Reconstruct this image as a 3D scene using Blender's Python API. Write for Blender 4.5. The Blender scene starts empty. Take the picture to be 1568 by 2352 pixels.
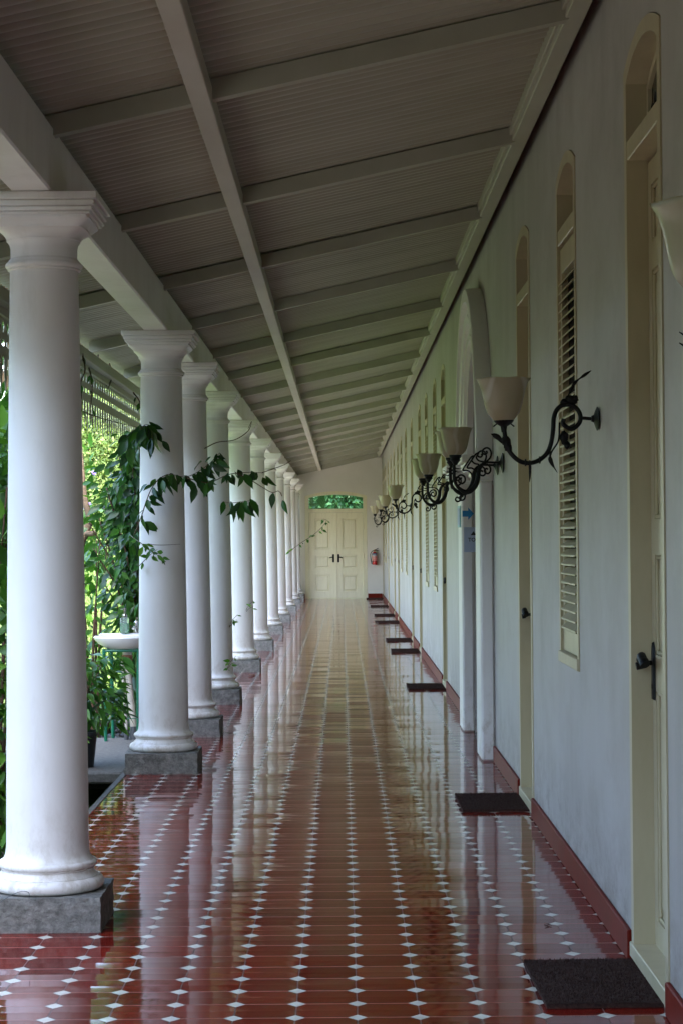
import bpy, math, random
import numpy as np
from mathutils import Vector, Matrix
R = math.radians
random.seed(7); rng = np.random.default_rng(11)
S = bpy.context.scene
COL = S.collection
# ------------------------------------------------------------------ camera
CAM_H = 1.56; F = 4750.0                     # focal length in photo units of 1568 x 2352
pitch = 60.0 / F; roll = 0.008
right = Vector((math.cos(roll), 0, -math.sin(roll)))
fwd = Vector((0, math.cos(pitch), math.sin(pitch)))
up = right.cross(fwd).normalized(); right = fwd.cross(up).normalized()
cd = bpy.data.cameras.new('Camera'); cam = bpy.data.objects.new('Camera', cd); COL.objects.link(cam)
M = Matrix((right, up, -fwd)).transposed().to_4x4(); M.translation = Vector((0, 0, CAM_H))
cam.matrix_world = M
cd.sensor_fit = 'VERTICAL'; cd.sensor_height = 36.0; cd.lens = 36.0 * F / 2352.0
cd.clip_start = 0.1; cd.clip_end = 2000
S.camera = cam
def at(x, y, Y):                              # world point seen at (x, y) at distance Y down the corridor
    d = fwd * F + right * (x - 784) + up * (1176 - y)
    return Vector((0, 0, CAM_H)) + d * (Y / d.y)
# ------------------------------------------------------------------ world, sun, exposure
SUN_EL, SUN_DIR = R(58), Vector((-0.22, 1.0, 0)).normalized()     # light travels down the corridor, slightly to the left
w = bpy.data.worlds.new("World"); S.world = w; w.use_nodes = True
nt = w.node_tree; bg = nt.nodes['Background']
sky = nt.nodes.new('ShaderNodeTexSky'); sky.sky_type = 'NISHITA'; sky.sun_disc = False
sky.sun_elevation = SUN_EL
src = -SUN_DIR
sky.sun_rotation = math.atan2(src.x, src.y)
sky.air_density = 1.0; sky.dust_density = 2.5; sky.ozone_density = 1.0
nt.links.new(sky.outputs[0], bg.inputs[0]); bg.inputs[1].default_value = 0.15
sd = bpy.data.lights.new('Sun', 'SUN'); sd.energy = 1.0; sd.angle = R(9); sd.color = (1.0, 0.95, 0.86)
so = bpy.data.objects.new('Sun', sd); COL.objects.link(so)
ray = (SUN_DIR * math.cos(SUN_EL) + Vector((0, 0, -math.sin(SUN_EL)))).normalized()
so.rotation_euler = ray.to_track_quat('-Z', 'Y').to_euler()
vs = S.view_settings; vs.view_transform = 'Standard'; vs.look = 'None'; vs.gamma = 1; vs.exposure = 3.5
S.cycles.max_bounces = 10; S.cycles.diffuse_bounces = 6; S.cycles.glossy_bounces = 4; S.cycles.transmission_bounces = 6
S.cycles.transparent_max_bounces = 12; S.cycles.sample_clamp_indirect = 6; S.cycles.caustics_reflective = False
S.cycles.use_denoising = True

# ------------------------------------------------------------------ materials
def mat(name, color=(.8, .8, .8), rough=.5, metal=0, spec=.5, **k):
    m = bpy.data.materials.new(name); m.use_nodes = True
    b = m.node_tree.nodes['Principled BSDF']
    b.inputs['Base Color'].default_value = (*color, 1); b.inputs['Roughness'].default_value = rough
    b.inputs['Metallic'].default_value = metal; b.inputs['Specular IOR Level'].default_value = spec
    for kk, v in k.items(): b.inputs[kk.replace('_', ' ')].default_value = v
    return m
class G:                                      # node helper
    def __init__(s, m): s.t = m.node_tree; s.b = s.t.nodes['Principled BSDF']
    def n(s, typ, **k):
        q = s.t.nodes.new(typ)
        for a, v in k.items(): setattr(q, a, v)
        return q
    def l(s, a, b): s.t.links.new(a, b)
    def pos(s, scale=(1, 1, 1)):
        g = s.n('ShaderNodeNewGeometry'); mp = s.n('ShaderNodeMapping')
        mp.inputs['Scale'].default_value = scale; s.l(g.outputs['Position'], mp.inputs[0]); return mp.outputs[0]
    def obj(s, scale=(1, 1, 1)):
        g = s.n('ShaderNodeTexCoord'); mp = s.n('ShaderNodeMapping')
        mp.inputs['Scale'].default_value = scale; s.l(g.outputs['Object'], mp.inputs[0]); return mp.outputs[0]
    def noise(s, vec, scale=5, detail=4, rough=.55):
        q = s.n('ShaderNodeTexNoise'); q.inputs['Scale'].default_value = scale
        q.inputs['Detail'].default_value = detail; q.inputs['Roughness'].default_value = rough
        s.l(vec, q.inputs['Vector']); return q.outputs['Fac']
    def ramp(s, fac, stops):
        q = s.n('ShaderNodeValToRGB'); e = q.color_ramp.elements
        while len(e) < len(stops): e.new(.5)
        for i, (p, c) in enumerate(stops):
            e[i].position = p; e[i].color = (*c, 1) if not isinstance(c, (int, float)) else (c, c, c, 1)
        s.l(fac, q.inputs[0]); return q.outputs[0]
    def mix(s, f, a, b, blend='MIX'):
        q = s.n('ShaderNodeMix', data_type='RGBA', blend_type=blend)
        for v, i in ((f, 0), (a, 6), (b, 7)):
            if isinstance(v, (int, float)): q.inputs[i].default_value = v if i == 0 else (v, v, v, 1)
            elif isinstance(v, tuple): q.inputs[i].default_value = (*v, 1)
            else: s.l(v, q.inputs[i])
        return q.outputs[2]
    def math(s, op, a, b=0.0, c=0.0):
        q = s.n('ShaderNodeMath', operation=op)
        for i, v in enumerate((a, b, c)):
            if isinstance(v, (int, float)): q.inputs[i].default_value = v
            else: s.l(v, q.inputs[i])
        return q.outputs[0]
    def bump(s, h, strength=.3, dist=.01, nrm=None):
        q = s.n('ShaderNodeBump'); q.inputs['Strength'].default_value = strength; q.inputs['Distance'].default_value = dist
        s.l(h, q.inputs['Height'])
        if nrm is not None: s.l(nrm, q.inputs['Normal'])
        s.l(q.outputs[0], s.b.inputs['Normal']); return q.outputs[0]
def paint(name, c, c2, rough=.45, vscale=(1, 1, 1), amt=.5, scale=3, bump=.15, bscale=25, spots=None, spec=.4):
    m = mat(name, c, rough, spec=spec); g = G(m); p = g.pos(vscale)
    f = g.ramp(g.noise(p, scale, 5, .6), [(.35, 0), (.7, amt)])
    col = g.mix(f, c, c2)
    if spots:
        sp = g.ramp(g.noise(g.pos((1, 1, 1)), spots[1], 3, .6), [(spots[2], 0), (spots[2] + .02, 1)])
        col = g.mix(sp, col, spots[0])
    g.l(col, g.b.inputs['Base Color'])
    g.bump(g.noise(g.pos(vscale), bscale, 3), bump, .004)
    return m
m_col = paint('white_limewash', (.80, .79, .77), (.67, .64, .60), .42, (1, 1, .5), .6, 2.2, .22, 14)
def grime():                                  # splash dirt and scuffs near the foot of each column
    g = G(m_col); tc = g.n('ShaderNodeTexCoord'); sp = g.n('ShaderNodeSeparateXYZ'); g.l(tc.outputs['Object'], sp.inputs[0])
    low = g.ramp(sp.outputs[2], [(.10, 1), (.55, 0)]); nz = g.ramp(g.noise(g.pos((1, 1, .6)), 16, 6, .7), [(.48, 0), (.66, 1)])
    f = g.math('MULTIPLY', low, g.math('MULTIPLY', nz, .75)); old = g.b.inputs['Base Color'].links[0].from_socket
    sm = g.ramp(g.noise(g.pos((1, 1, .25)), 7, 6, .7), [(.56, 0), (.78, .45)])
    c = g.mix(sm, old, (.55, .52, .47)); g.l(g.mix(f, c, (.42, .36, .28)), g.b.inputs['Base Color'])
grime()
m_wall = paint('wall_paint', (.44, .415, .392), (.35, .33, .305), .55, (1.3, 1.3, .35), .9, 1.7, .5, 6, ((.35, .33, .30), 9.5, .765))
def wall_wear():                              # trowel patches, hand smudges and splash dirt above the skirting
    g = G(m_wall); ge = g.n('ShaderNodeNewGeometry'); sp = g.n('ShaderNodeSeparateXYZ'); g.l(ge.outputs['Position'], sp.inputs[0])
    old = g.b.inputs['Base Color'].links[0].from_socket
    pt = g.ramp(g.noise(g.pos((1, .55, .8)), 1.5, 6, .68), [(.46, 0), (.60, .55)])
    c = g.mix(pt, old, (.50, .485, .47))
    sm = g.ramp(g.noise(g.pos((1, .35, 1)), 3.3, 7, .72), [(.62, 0), (.74, .55)]); c = g.mix(sm, c, (.30, .285, .265))
    low = g.ramp(sp.outputs[2], [(.10, 1), (.50, 0)]); nz = g.ramp(g.noise(g.pos((1, .6, 1)), 9, 7, .75), [(.44, 0), (.66, .9)])
    c = g.mix(g.math('MULTIPLY', low, nz), c, (.24, .20, .17)); g.l(c, g.b.inputs['Base Color'])
wall_wear()
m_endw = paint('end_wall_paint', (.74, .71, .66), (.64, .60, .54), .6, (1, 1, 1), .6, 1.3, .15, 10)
m_cream = paint('cream_paint', (.50, .44, .29), (.41, .35, .22), .38, (1.5, 1.5, .5), .7, 5, .15, 12, ((.10, .06, .035), 16, .80))
m_creamdoor = paint('cream_door_paint', (.80, .75, .55), (.70, .64, .45), .35, (5, 5, .6), .7, 6, .25, 6, ((.08, .05, .03), 13, .76))
m_timber = paint('painted_timber', (.42, .415, .33), (.33, .32, .245), .5, (1, .4, 1), .7, 3, .2, 18, ((.12, .1, .08), 14, .80))
m_sheet = paint('painted_iron_sheet', (.42, .405, .325), (.33, .31, .24), .42, (.5, 1.6, 1), .8, 1.6, .12, 8)
m_purlin = paint('pale_purlin_paint', (.50, .46, .40), (.40, .355, .30), .5, (1, .4, 1), .7, 3, .2, 18, ((.12, .1, .08), 14, .80))
m_roof = mat('roof_tiles', (.22, .09, .05), .8)
def tiles():
    m = mat('glazed_red_tiles', (.15, .015, .008), .12, spec=.23); g = G(m)
    geo = g.n('ShaderNodeNewGeometry'); sep = g.n('ShaderNodeSeparateXYZ'); g.l(geo.outputs['Position'], sep.inputs[0])
    PX, PY = .2025, .2000
    u = g.math('DIVIDE', g.math('SUBTRACT', sep.outputs[0], .0385 - 100 * PX), PX)
    v = g.math('DIVIDE', g.math('SUBTRACT', sep.outputs[1], 6.75 - 100 * PY), PY)
    # small hand-laid irregularity
    wob = g.noise(g.pos(), 1.7, 2)
    u = g.math('ADD', u, g.math('MULTIPLY', g.math('SUBTRACT', wob, .5), .07))
    fu = g.math('FRACT', g.math('ADD', u, .5)); fv = g.math('FRACT', g.math('ADD', v, .5))   # node (corner) at .5
    du = g.math('ABSOLUTE', g.math('SUBTRACT', fu, .5)); dv = g.math('ABSOLUTE', g.math('SUBTRACT', fv, .5))
    dia = g.math('ADD', g.math('DIVIDE', du, .157), g.math('DIVIDE', dv, .195))
    isd = g.math('LESS_THAN', dia, 1.0)
    isdg = g.math('LESS_THAN', dia, 1.09)
    gr = g.math('MAXIMUM', g.math('LESS_THAN', du, .011), g.math('LESS_THAN', dv, .015))
    grout = g.math('MAXIMUM', gr, g.math('SUBTRACT', isdg, isd))
    iu = g.math('FLOOR', u); iv = g.math('FLOOR', v)
    comb = g.n('ShaderNodeCombineXYZ'); g.l(iu, comb.inputs[0]); g.l(iv, comb.inputs[1])
    wn = g.n('ShaderNodeTexWhiteNoise', noise_dimensions='2D'); g.l(comb.outputs[0], wn.inputs['Vector'])
    base = g.ramp(wn.outputs['Value'], [(0, (.125, .005, .003)), (.5, (.165, .008, .004)), (1, (.20, .012, .006))])
    dirt = g.noise(g.pos((3, 1, 1)), 2.6, 5, .65)
    base = g.mix(g.ramp(dirt, [(.45, 0), (.75, .55)]), base, (.15, .025, .010))
    whi = g.mix(g.ramp(g.noise(g.pos(), 14, 3), [(.45, 0), (.8, .5)]), (.68, .68, .58), (.44, .40, .31))
    c = g.mix(isd, base, whi)
    gf = g.math('MULTIPLY', grout, g.math('SUBTRACT', 1, isd))
    c = g.mix(gf, c, g.mix(g.math('LESS_THAN', dv, .018), (.10, .075, .065), (.30, .16, .13)))
    g.l(c, g.b.inputs['Base Color'])
    rr = g.math('ADD', g.math('MULTIPLY', g.noise(g.pos((1, 1, 1)), 4, 5, .7), .10), .015)
    rr = g.math('ADD', rr, g.math('MULTIPLY', gf, .4))
    g.l(rr, g.b.inputs['Roughness'])
    # each tile tilted a hair differently + waviness of the glaze
    sub = g.n('ShaderNodeVectorMath', operation='SUBTRACT'); g.l(wn.outputs['Color'], sub.inputs[0]); sub.inputs[1].default_value = (.5, .5, .5)
    mul = g.n('ShaderNodeVectorMath', operation='MULTIPLY'); g.l(sub.outputs[0], mul.inputs[0]); mul.inputs[1].default_value = (.007, .030, 0)
    add = g.n('ShaderNodeVectorMath', operation='ADD'); g.l(geo.outputs['Normal'], add.inputs[0]); g.l(mul.outputs[0], add.inputs[1])
    nz = g.n('ShaderNodeVectorMath', operation='NORMALIZE'); g.l(add.outputs[0], nz.inputs[0])
    cup = g.math('MULTIPLY', g.math('POWER', g.math('MULTIPLY', dv, 2), 4), .8)     # cushioned tile edges
    h = g.math('ADD', g.math('MULTIPLY', g.noise(g.pos((1, 1, 1)), 4.0, 2, .5), .8), g.math('MULTIPLY', grout, -.5))
    h = g.math('ADD', h, cup)
    g.bump(h, .30, .0016, nz.outputs[0])
    return m
m_tiles = tiles()
m_skirt = paint('glazed_skirting', (.15, .010, .004), (.10, .010, .005), .55, (1, 1, 1), .6, 6, .1, 12, spec=.12)
def stone(name, c, c2, scale, rough=.9, bump=.9, dist=.012):
    m = mat(name, c, rough, spec=.25); g = G(m); p = g.pos()
    f = g.ramp(g.noise(p, scale, 8, .75), [(.32, 0), (.68, 1)])
    g.l(g.mix(f, c, c2), g.b.inputs['Base Color']); g.bump(g.noise(p, scale * 1.3, 8, .75), bump, dist); return m
m_conc = stone('weathered_stone', (.10, .10, .09), (.34, .33, .30), 26, bump=1, dist=.02)
m_slab = stone('concrete_slab', (.085, .08, .07), (.19, .18, .16), 30, bump=.5)
m_terr = stone('terrazzo', (.34, .31, .24), (.60, .56, .46), 60, .4, .1)
m_grav = stone('pale_gravel', (.30, .28, .25), (.48, .46, .42), 40, bump=.4)
m_bounce = stone('bright_bounce_sand', (.50, .45, .38), (.62, .57, .50), 40, bump=.4)
m_court = stone('low_bounce_gravel', (.07, .065, .055), (.15, .14, .12), 40, bump=.4)
m_soil = stone('dark_soil', (.018, .014, .010), (.06, .048, .036), 9, bump=1)
m_mat = stone('coir_mat', (.018, .008, .006), (.095, .050, .038), 95, 1, 1, .012)
m_iron = mat('black_iron', (.010, .010, .010), .5, .6); g = G(m_iron); g.bump(g.noise(g.obj(), 160, 3), .4, .002)
m_brass = mat('worn_brass', (.30, .19, .06), .35, 1)
m_porc = mat('porcelain', (.72, .72, .70), .12)
m_green = paint('green_enamel', (.008, .16, .085), (.012, .10, .06), .35, (1, 1, 1), .8, 12, .2, 20)
m_pvc = paint('grey_white_pipe', (.62, .58, .50), (.42, .38, .30), .5, (1, 1, .5), .8, 9, .1, 20)
m_rust = paint('rusty_fitting', (.42, .20, .12), (.18, .08, .05), .7, (1, 1, 1), 1, 30, .4, 60)
m_dgrey = mat('grey_pvc_cap', (.08, .085, .09), .5)
m_chrome = mat('dull_chrome', (.45, .43, .40), .22, 1)
m_red = mat('red_enamel', (.55, .008, .012), .22, Coat_Weight=.5)
m_label = mat('printed_label', (.60, .16, .14), .5)
m_navy = mat('navy_band', (.02, .07, .20), .5); m_white = mat('white_print', (.75, .75, .75), .6)
m_black = mat('black_rubber', (.012, .012, .012), .5)
m_pot = mat('black_plastic_pot', (.012, .012, .013), .42)
m_blue = mat('blue_arrow_vinyl', (.01, .22, .52), .4)
m_paper = mat('pale_blue_paper', (.42, .50, .66), .8)
m_cyan = mat('light_blue_plaque', (.16, .45, .55), .35)
m_dark = mat('dark_window_glass', (.008, .008, .008), .12)
m_void = mat('painted_shade', (.01, .009, .008), .95)  # near black colour that stands in for shade in unlit hollows
m_liquid = mat('green_soap', (.02, .45, .08), .1, Transmission_Weight=.5)
m_clear = mat('clear_bottle', (.75, .88, .80), .08, Transmission_Weight=.8)
def shade_glass():
    m = mat('alabaster_glass', (.72, .62, .50), .22, spec=.6); g = G(m)
    q = g.noise(g.obj((1, 1, .6)), 9, 6, .6)
    wv = g.n('ShaderNodeTexWave'); wv.inputs['Scale'].default_value = 2.2; wv.inputs['Distortion'].default_value = 9; wv.inputs['Detail'].default_value = 2
    g.l(g.obj(), wv.inputs['Vector'])
    c = g.mix(g.ramp(wv.outputs['Fac'], [(.93, 0), (1.0, .7)]), g.mix(q, (.50, .43, .28), (.62, .54, .38)), (.78, .74, .66))
    g.l(c, g.b.inputs['Base Color'])
    tr = g.n('ShaderNodeBsdfTranslucent'); g.l(c, tr.inputs[0]); mx = g.n('ShaderNodeMixShader'); mx.inputs[0].default_value = .42
    g.l(g.b.outputs[0], mx.inputs[1]); g.l(tr.outputs[0], mx.inputs[2]); g.l(mx.outputs[0], g.t.nodes['Material Output'].inputs[0]); return m
m_shade = shade_glass()
def opening_sheet():
    m = mat('thin_glass', (1, 1, 1), .03); g = G(m)
    tr = g.n('ShaderNodeBsdfTransparent'); gl = g.n('ShaderNodeBsdfGlossy'); gl.inputs['Roughness'].default_value = .03
    mx = g.n('ShaderNodeMixShader'); mx.inputs[0].default_value = .07
    g.l(tr.outputs[0], mx.inputs[1]); g.l(gl.outputs[0], mx.inputs[2]); g.l(mx.outputs[0], g.t.nodes['Material Output'].inputs[0]); return m
m_pane = opening_sheet()
def leafmat(name, a, b, c, trans=.35, rough=.38):
    m = mat(name, a, rough, spec=.45); g = G(m)
    geo = g.n('ShaderNodeNewGeometry')
    col = g.ramp(geo.outputs['Random Per Island'], [(0, a), (.55, b), (1, c)])
    g.l(col, g.b.inputs['Base Color'])
    tr = g.n('ShaderNodeBsdfTranslucent')
    hue = g.mix(1.0, col, (1.2, 1.2, .5), 'MULTIPLY'); g.l(hue, tr.inputs[0])
    mx = g.n('ShaderNodeMixShader'); mx.inputs[0].default_value = trans
    g.l(g.b.outputs[0], mx.inputs[1]); g.l(tr.outputs[0], mx.inputs[2]); g.l(mx.outputs[0], g.t.nodes['Material Output'].inputs[0]); return m
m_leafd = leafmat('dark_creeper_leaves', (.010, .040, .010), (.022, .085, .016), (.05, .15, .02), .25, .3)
m_leafm = leafmat('garden_leaves', (.025, .09, .012), (.05, .16, .02), (.12, .28, .03), .35)
m_hedge = leafmat('pale_hedge_leaves', (.07, .14, .035), (.22, .32, .10), (.42, .50, .20), .35, .5)
m_tree = leafmat('tree_leaves', (.02, .08, .015), (.05, .16, .03), (.11, .25, .05), .3, .5)
m_strap = leafmat('strap_leaves', (.012, .05, .012), (.02, .08, .02), (.05, .14, .03), .2, .28)
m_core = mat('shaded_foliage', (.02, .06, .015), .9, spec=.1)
m_hedge2 = leafmat('bush_leaves', (.015, .07, .03), (.035, .13, .055), (.09, .23, .09), .35, .5)
m_petal = leafmat('purple_petals', (.12, .06, .42), (.18, .12, .55), (.35, .30, .7), .4)
m_grassb = leafmat('grass_blades', (.13, .21, .05), (.21, .31, .09), (.33, .43, .17), .35, .55)
m_stem = paint('brown_stem', (.10, .055, .03), (.05, .03, .018), .7, (1, 1, 1), 1, 20, .3, 40)
m_bark = stone('bark', (.05, .035, .022), (.16, .12, .085), 9)
m_pebble = stone('wet_pebbles', (.03, .032, .035), (.15, .155, .165), 14, .25, .3)
def lawn():
    m = mat('lawn', (.12, .28, .03), .9, spec=.1); g = G(m)
    f = g.noise(g.pos(), 1.1, 5, .6); f2 = g.noise(g.pos(), 26, 4, .7)
    c = g.mix(g.ramp(f, [(.35, 0), (.65, 1)]), (.14, .20, .06), (.21, .27, .10))
    c = g.mix(g.ramp(f2, [(.35, 0), (.7, 1)]), g.mix(.6, c, (.04, .12, .01)), c)
    g.l(c, g.b.inputs['Base Color']); g.bump(f2, 1, .05); return m
m_lawn = lawn()

# ------------------------------------------------------------------ mesh helpers
class MB:
    def __init__(s): s.v = []; s.f = []
    def add(s, vs, fs):
        o = len(s.v); s.v += [tuple(v) for v in vs]; s.f += [tuple(i + o for i in f) for f in fs]; return s
    def quad(s, a, b, c, d): return s.add([a, b, c, d], [(0, 1, 2, 3)])
    def box(s, x0, x1, y0, y1, z0, z1):
        return s.add([(x0, y0, z0), (x1, y0, z0), (x1, y1, z0), (x0, y1, z0), (x0, y0, z1), (x1, y0, z1), (x1, y1, z1), (x0, y1, z1)],
                     [(0, 3, 2, 1), (4, 5, 6, 7), (0, 1, 5, 4), (1, 2, 6, 5), (2, 3, 7, 6), (3, 0, 4, 7)])
    def cbox(s, x0, x1, y0, y1, z0, z1, c=.004):       # box with chamfered edges
        bx = [x0, x0 + c, x1 - c, x1]; by = [y0, y0 + c, y1 - c, y1]; bz = [z0, z0 + c, z1 - c, z1]
        vs, idx = [], {}
        for i in range(4):
            for j in range(4):
                for k in range(4):
                    e = (i in (0, 3)) + (j in (0, 3)) + (k in (0, 3))
                    if e == 1: idx[i, j, k] = len(vs); vs.append((bx[i], by[j], bz[k]))
        fs = []
        I = lambda *t: idx[t]
        for s3 in (0, 3):
            fs += [(I(s3, 1, 1), I(s3, 2, 1), I(s3, 2, 2), I(s3, 1, 2)), (I(1, s3, 1), I(2, s3, 1), I(2, s3, 2), I(1, s3, 2)), (I(1, 1, s3), I(2, 1, s3), I(2, 2, s3), I(1, 2, s3))]
        n = {0: 1, 3: 2}
        for a in (0, 3):
            for b in (0, 3):
                fs.append((I(a, n[b], 1), I(a, n[b], 2), I(n[a], b, 2), I(n[a], b, 1)))
                fs.append((I(a, 1, n[b]), I(a, 2, n[b]), I(n[a], 2, b), I(n[a], 1, b)))
                fs.append((I(1, a, n[b]), I(2, a, n[b]), I(2, n[a], b), I(1, n[a], b)))
                for c3 in (0, 3): fs.append((I(a, n[b], n[c3]), I(n[a], b, n[c3]), I(n[a], n[b], c3)))
        return s.add(vs, fs)
    def lathe(s, prof, c=(0, 0, 0), seg=24, rfun=None, cap=True):
        n = len(prof); vs = []
        for i, (r, z) in enumerate(prof):
            for k in range(seg):
                a = 2 * math.pi * k / seg; rr, zz = (r, z) if rfun is None else rfun(r, z, a, i)
                vs.append((c[0] + rr * math.cos(a), c[1] + rr * math.sin(a), c[2] + zz))
        fs = [(i * seg + k, i * seg + (k + 1) % seg, (i + 1) * seg + (k + 1) % seg, (i + 1) * seg + k) for i in range(n - 1) for k in range(seg)]
        if cap: fs += [tuple(range(seg))[::-1], tuple((n - 1) * seg + k for k in range(seg))]
        return s.add(vs, fs)
    def tube(s, pts, rad, seg=8, cap=True, flat=1.0):
        pts = [Vector(p) for p in pts]; n = len(pts)
        rads = rad if isinstance(rad, (list, tuple)) else [rad] * n
        vs = []; N = None
        for i, p in enumerate(pts):
            t = (pts[min(i + 1, n - 1)] - pts[max(i - 1, 0)]).normalized()
            if N is None: N = t.orthogonal().normalized() if abs(t.y) > .95 else (Vector((0, 1, 0)) - t * t.y).normalized()
            else: N = (N - t * N.dot(t)).normalized()
            B = t.cross(N)
            for k in range(seg):
                a = 2 * math.pi * k / seg
                vs.append(p + (N * math.cos(a) * flat + B * math.sin(a)) * rads[i])
        fs = [(i * seg + k, i * seg + (k + 1) % seg, (i + 1) * seg + (k + 1) % seg, (i + 1) * seg + k) for i in range(n - 1) for k in range(seg)]
        if cap: fs += [tuple(range(seg))[::-1], tuple((n - 1) * seg + k for k in range(seg))]
        return s.add(vs, fs)
    def blob(s, c, r, seg=10, rings=6, j=.15):
        vs = []; 
        for i in range(rings + 1):
            ph = math.pi * i / rings
            for k in range(seg):
                a = 2 * math.pi * k / seg; q = 1 + random.uniform(-j, j)
                vs.append((c[0] + r[0] * math.sin(ph) * math.cos(a) * q, c[1] + r[1] * math.sin(ph) * math.sin(a) * q, c[2] + r[2] * math.cos(ph) * q))
        return s.add(vs, [(i * seg + k, i * seg + (k + 1) % seg, (i + 1) * seg + (k + 1) % seg, (i + 1) * seg + k) for i in range(rings) for k in range(seg)])
    def build(s, name, m, parent=None, smooth=False, loc=None, fix=True):
        me = bpy.data.meshes.new(name); me.from_pydata(s.v, [], s.f); me.update()
        if fix:
            import bmesh
            b = bmesh.new(); b.from_mesh(me); bmesh.ops.recalc_face_normals(b, faces=b.faces); b.to_mesh(me); b.free()
        if smooth:
            me.polygons.foreach_set('use_smooth', [True] * len(me.polygons))
            if smooth != 'all': me.set_sharp_from_angle(angle=R(38))
        me.materials.append(m)
        o = bpy.data.objects.new(name, me); COL.objects.link(o)
        if loc is not None: o.location = loc
        if parent is not None: o.parent = parent
        return o
def catmull(pts, n=6):
    P = [Vector(p) for p in pts]; P = [P[0] * 2 - P[1]] + P + [P[-1] * 2 - P[-2]]; out = []
    for i in range(1, len(P) - 2):
        for k in range(n):
            t = k / n; a, b, c, d = P[i - 1:i + 3]
            out.append(.5 * ((2 * b) + (c - a) * t + (2 * a - 5 * b + 4 * c - d) * t * t + (3 * b - a - 3 * c + d) * t ** 3))
    return out + [P[-2]]
def tag(o, label=None, cat=None, group=None, kind=None):
    for k, v in (('label', label), ('category', cat), ('group', group), ('kind', kind)):
        if v: o[k] = v
    return o
def empty(name, loc=(0, 0, 0), parent=None, **k):
    o = bpy.data.objects.new(name, None); COL.objects.link(o); o.location = loc
    if parent is not None: o.parent = parent
    return tag(o, **k)
def copy_tree(o, parent=None, loc=None):
    c = o.copy(); COL.objects.link(c); c.parent = parent
    if loc is not None: c.location = loc
    for ch in list(o.children): copy_tree(ch, c)
    return c

# leaves, vectorised: broad folded leaves (8 verts) or plain lozenges (4 verts)
def leaf_arrays(P, D, Nn, L, W, fine=True, droop=.25):
    D = D / np.linalg.norm(D, axis=1, keepdims=True)
    Sd = np.cross(D, Nn); Sd /= np.linalg.norm(Sd, axis=1, keepdims=True) + 1e-9
    U = np.cross(Sd, D); L = L[:, None]; W = W[:, None]; n = len(P)
    if fine:
        def pt(t, s, h): return P + D * L * t + Sd * W * s + U * (h * W - droop * L * t * t)
        st = [(.10, .20, .06), (.27, .43, .12), (.47, .48, .13), (.68, .34, .10), (.86, .14, .05)]
        V = np.stack([pt(0, 0, 0)] + [pt(a, b * c, h if b else 0) for (a, c, h) in st for b in (-1, 0, 1)] + [pt(1, 0, 0)], 1)
        Fc = [(0, 2, 1), (0, 3, 2)] + [q for i in range(4) for q in ((1 + 3 * i, 2 + 3 * i, 5 + 3 * i, 4 + 3 * i), (2 + 3 * i, 3 + 3 * i, 6 + 3 * i, 5 + 3 * i))] + [(13, 14, 16), (14, 15, 16)]; k = 17
    else:
        V = np.stack([P, P + D * L * .5 - Sd * W * .5 + U * W * .1, P + D * L - U * L * droop, P + D * L * .5 + Sd * W * .5 + U * W * .1], 1)
        Fc = [(0, 1, 2, 3)]; k = 4
    vs = V.reshape(-1, 3).tolist()
    fs = [tuple(i * k + a for a in f) for i in range(n) for f in Fc]
    return vs, fs
def leaves_obj(name, m, P, D, Nn, L, W, parent=None, fine=True, droop=.25):
    vs, fs = leaf_arrays(np.asarray(P, float), np.asarray(D, float), np.asarray(Nn, float), np.asarray(L, float), np.asarray(W, float), fine, droop)
    b = MB(); b.v = vs; b.f = fs
    return b.build(name, m, parent, smooth='all' if fine else False, fix=False)
def rand_dirs(n): d = rng.normal(size=(n, 3)); return d / np.linalg.norm(d, axis=1, keepdims=True)

# ------------------------------------------------------------------ terrain and floor
XW = 1.055; YE = 53.5; Y0 = -5.0
def smooth(t): t = np.clip(t, 0, 1); return t * t * (3 - 2 * t)
def ground(x, y):
    r = smooth((y - 18) / 34.) * 1.15
    s = smooth((-2.35 - np.maximum(0, y - 20) * .075 - x) / 1.3)
    far = smooth((y - 56) / 6.)
    s = s * (1 - far) + far * smooth((np.abs(x + 60) * 0 + 1))
    return -.36 + r * s - .25 * smooth((x + 2.6) / .5) * (1 - far) * smooth((14.2 - y) / .1) 
xs = np.concatenate([np.linspace(-220, -12, 22), np.linspace(-11, -1.0, 41), np.linspace(0, 6, 5), np.linspace(12, 220, 16)])
ys = np.concatenate([np.linspace(-60, 4, 12), np.linspace(5, 62, 96), np.linspace(66, 420, 24)])
gx, gy = np.meshgrid(xs, ys); gz = ground(gx, gy)
b = MB(); b.v = np.stack([gx, gy, gz], -1).reshape(-1, 3).tolist(); nx = len(xs)
b.f = [(j * nx + i, j * nx + i + 1, (j + 1) * nx + i + 1, (j + 1) * nx + i) for j in range(len(ys) - 1) for i in range(nx - 1)]
tag(b.build('ground', m_lawn, smooth='all', fix=False), kind='structure')
b = MB(); b.quad((-40, -40, -.30), (-2.75, -40, -.30), (-2.75, 15.2, -.30), (-40, 15.2, -.30))
tag(b.build('unseen_dark_court', m_court), kind='structure')  # unseen ground, added dark to cut green and bright bounce into near bays
b = MB(); b.add([(-1.49, 20, -.08), (-2.0, 20, -.08), (-4.75, YE + 1, .02), (-1.49, YE + 1, -.02), (-1.49, 20, -.6), (-2.0, 20, -.6), (-4.75, YE + 1, -.6), (-1.49, YE + 1, -.6)], [(0, 3, 2, 1), (0, 1, 5, 4), (1, 2, 6, 5), (2, 3, 7, 6)])
tag(b.build('path', m_bounce), kind='structure')  # unseen pale strip added to bounce warm neutral light into the far end
tag(MB().box(-3.2, XW, Y0 - .25, Y0, -.6, 4.4).build('unseen_back_wall', m_wall), kind='structure')  # unseen, added behind the camera to darken the near bay
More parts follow.
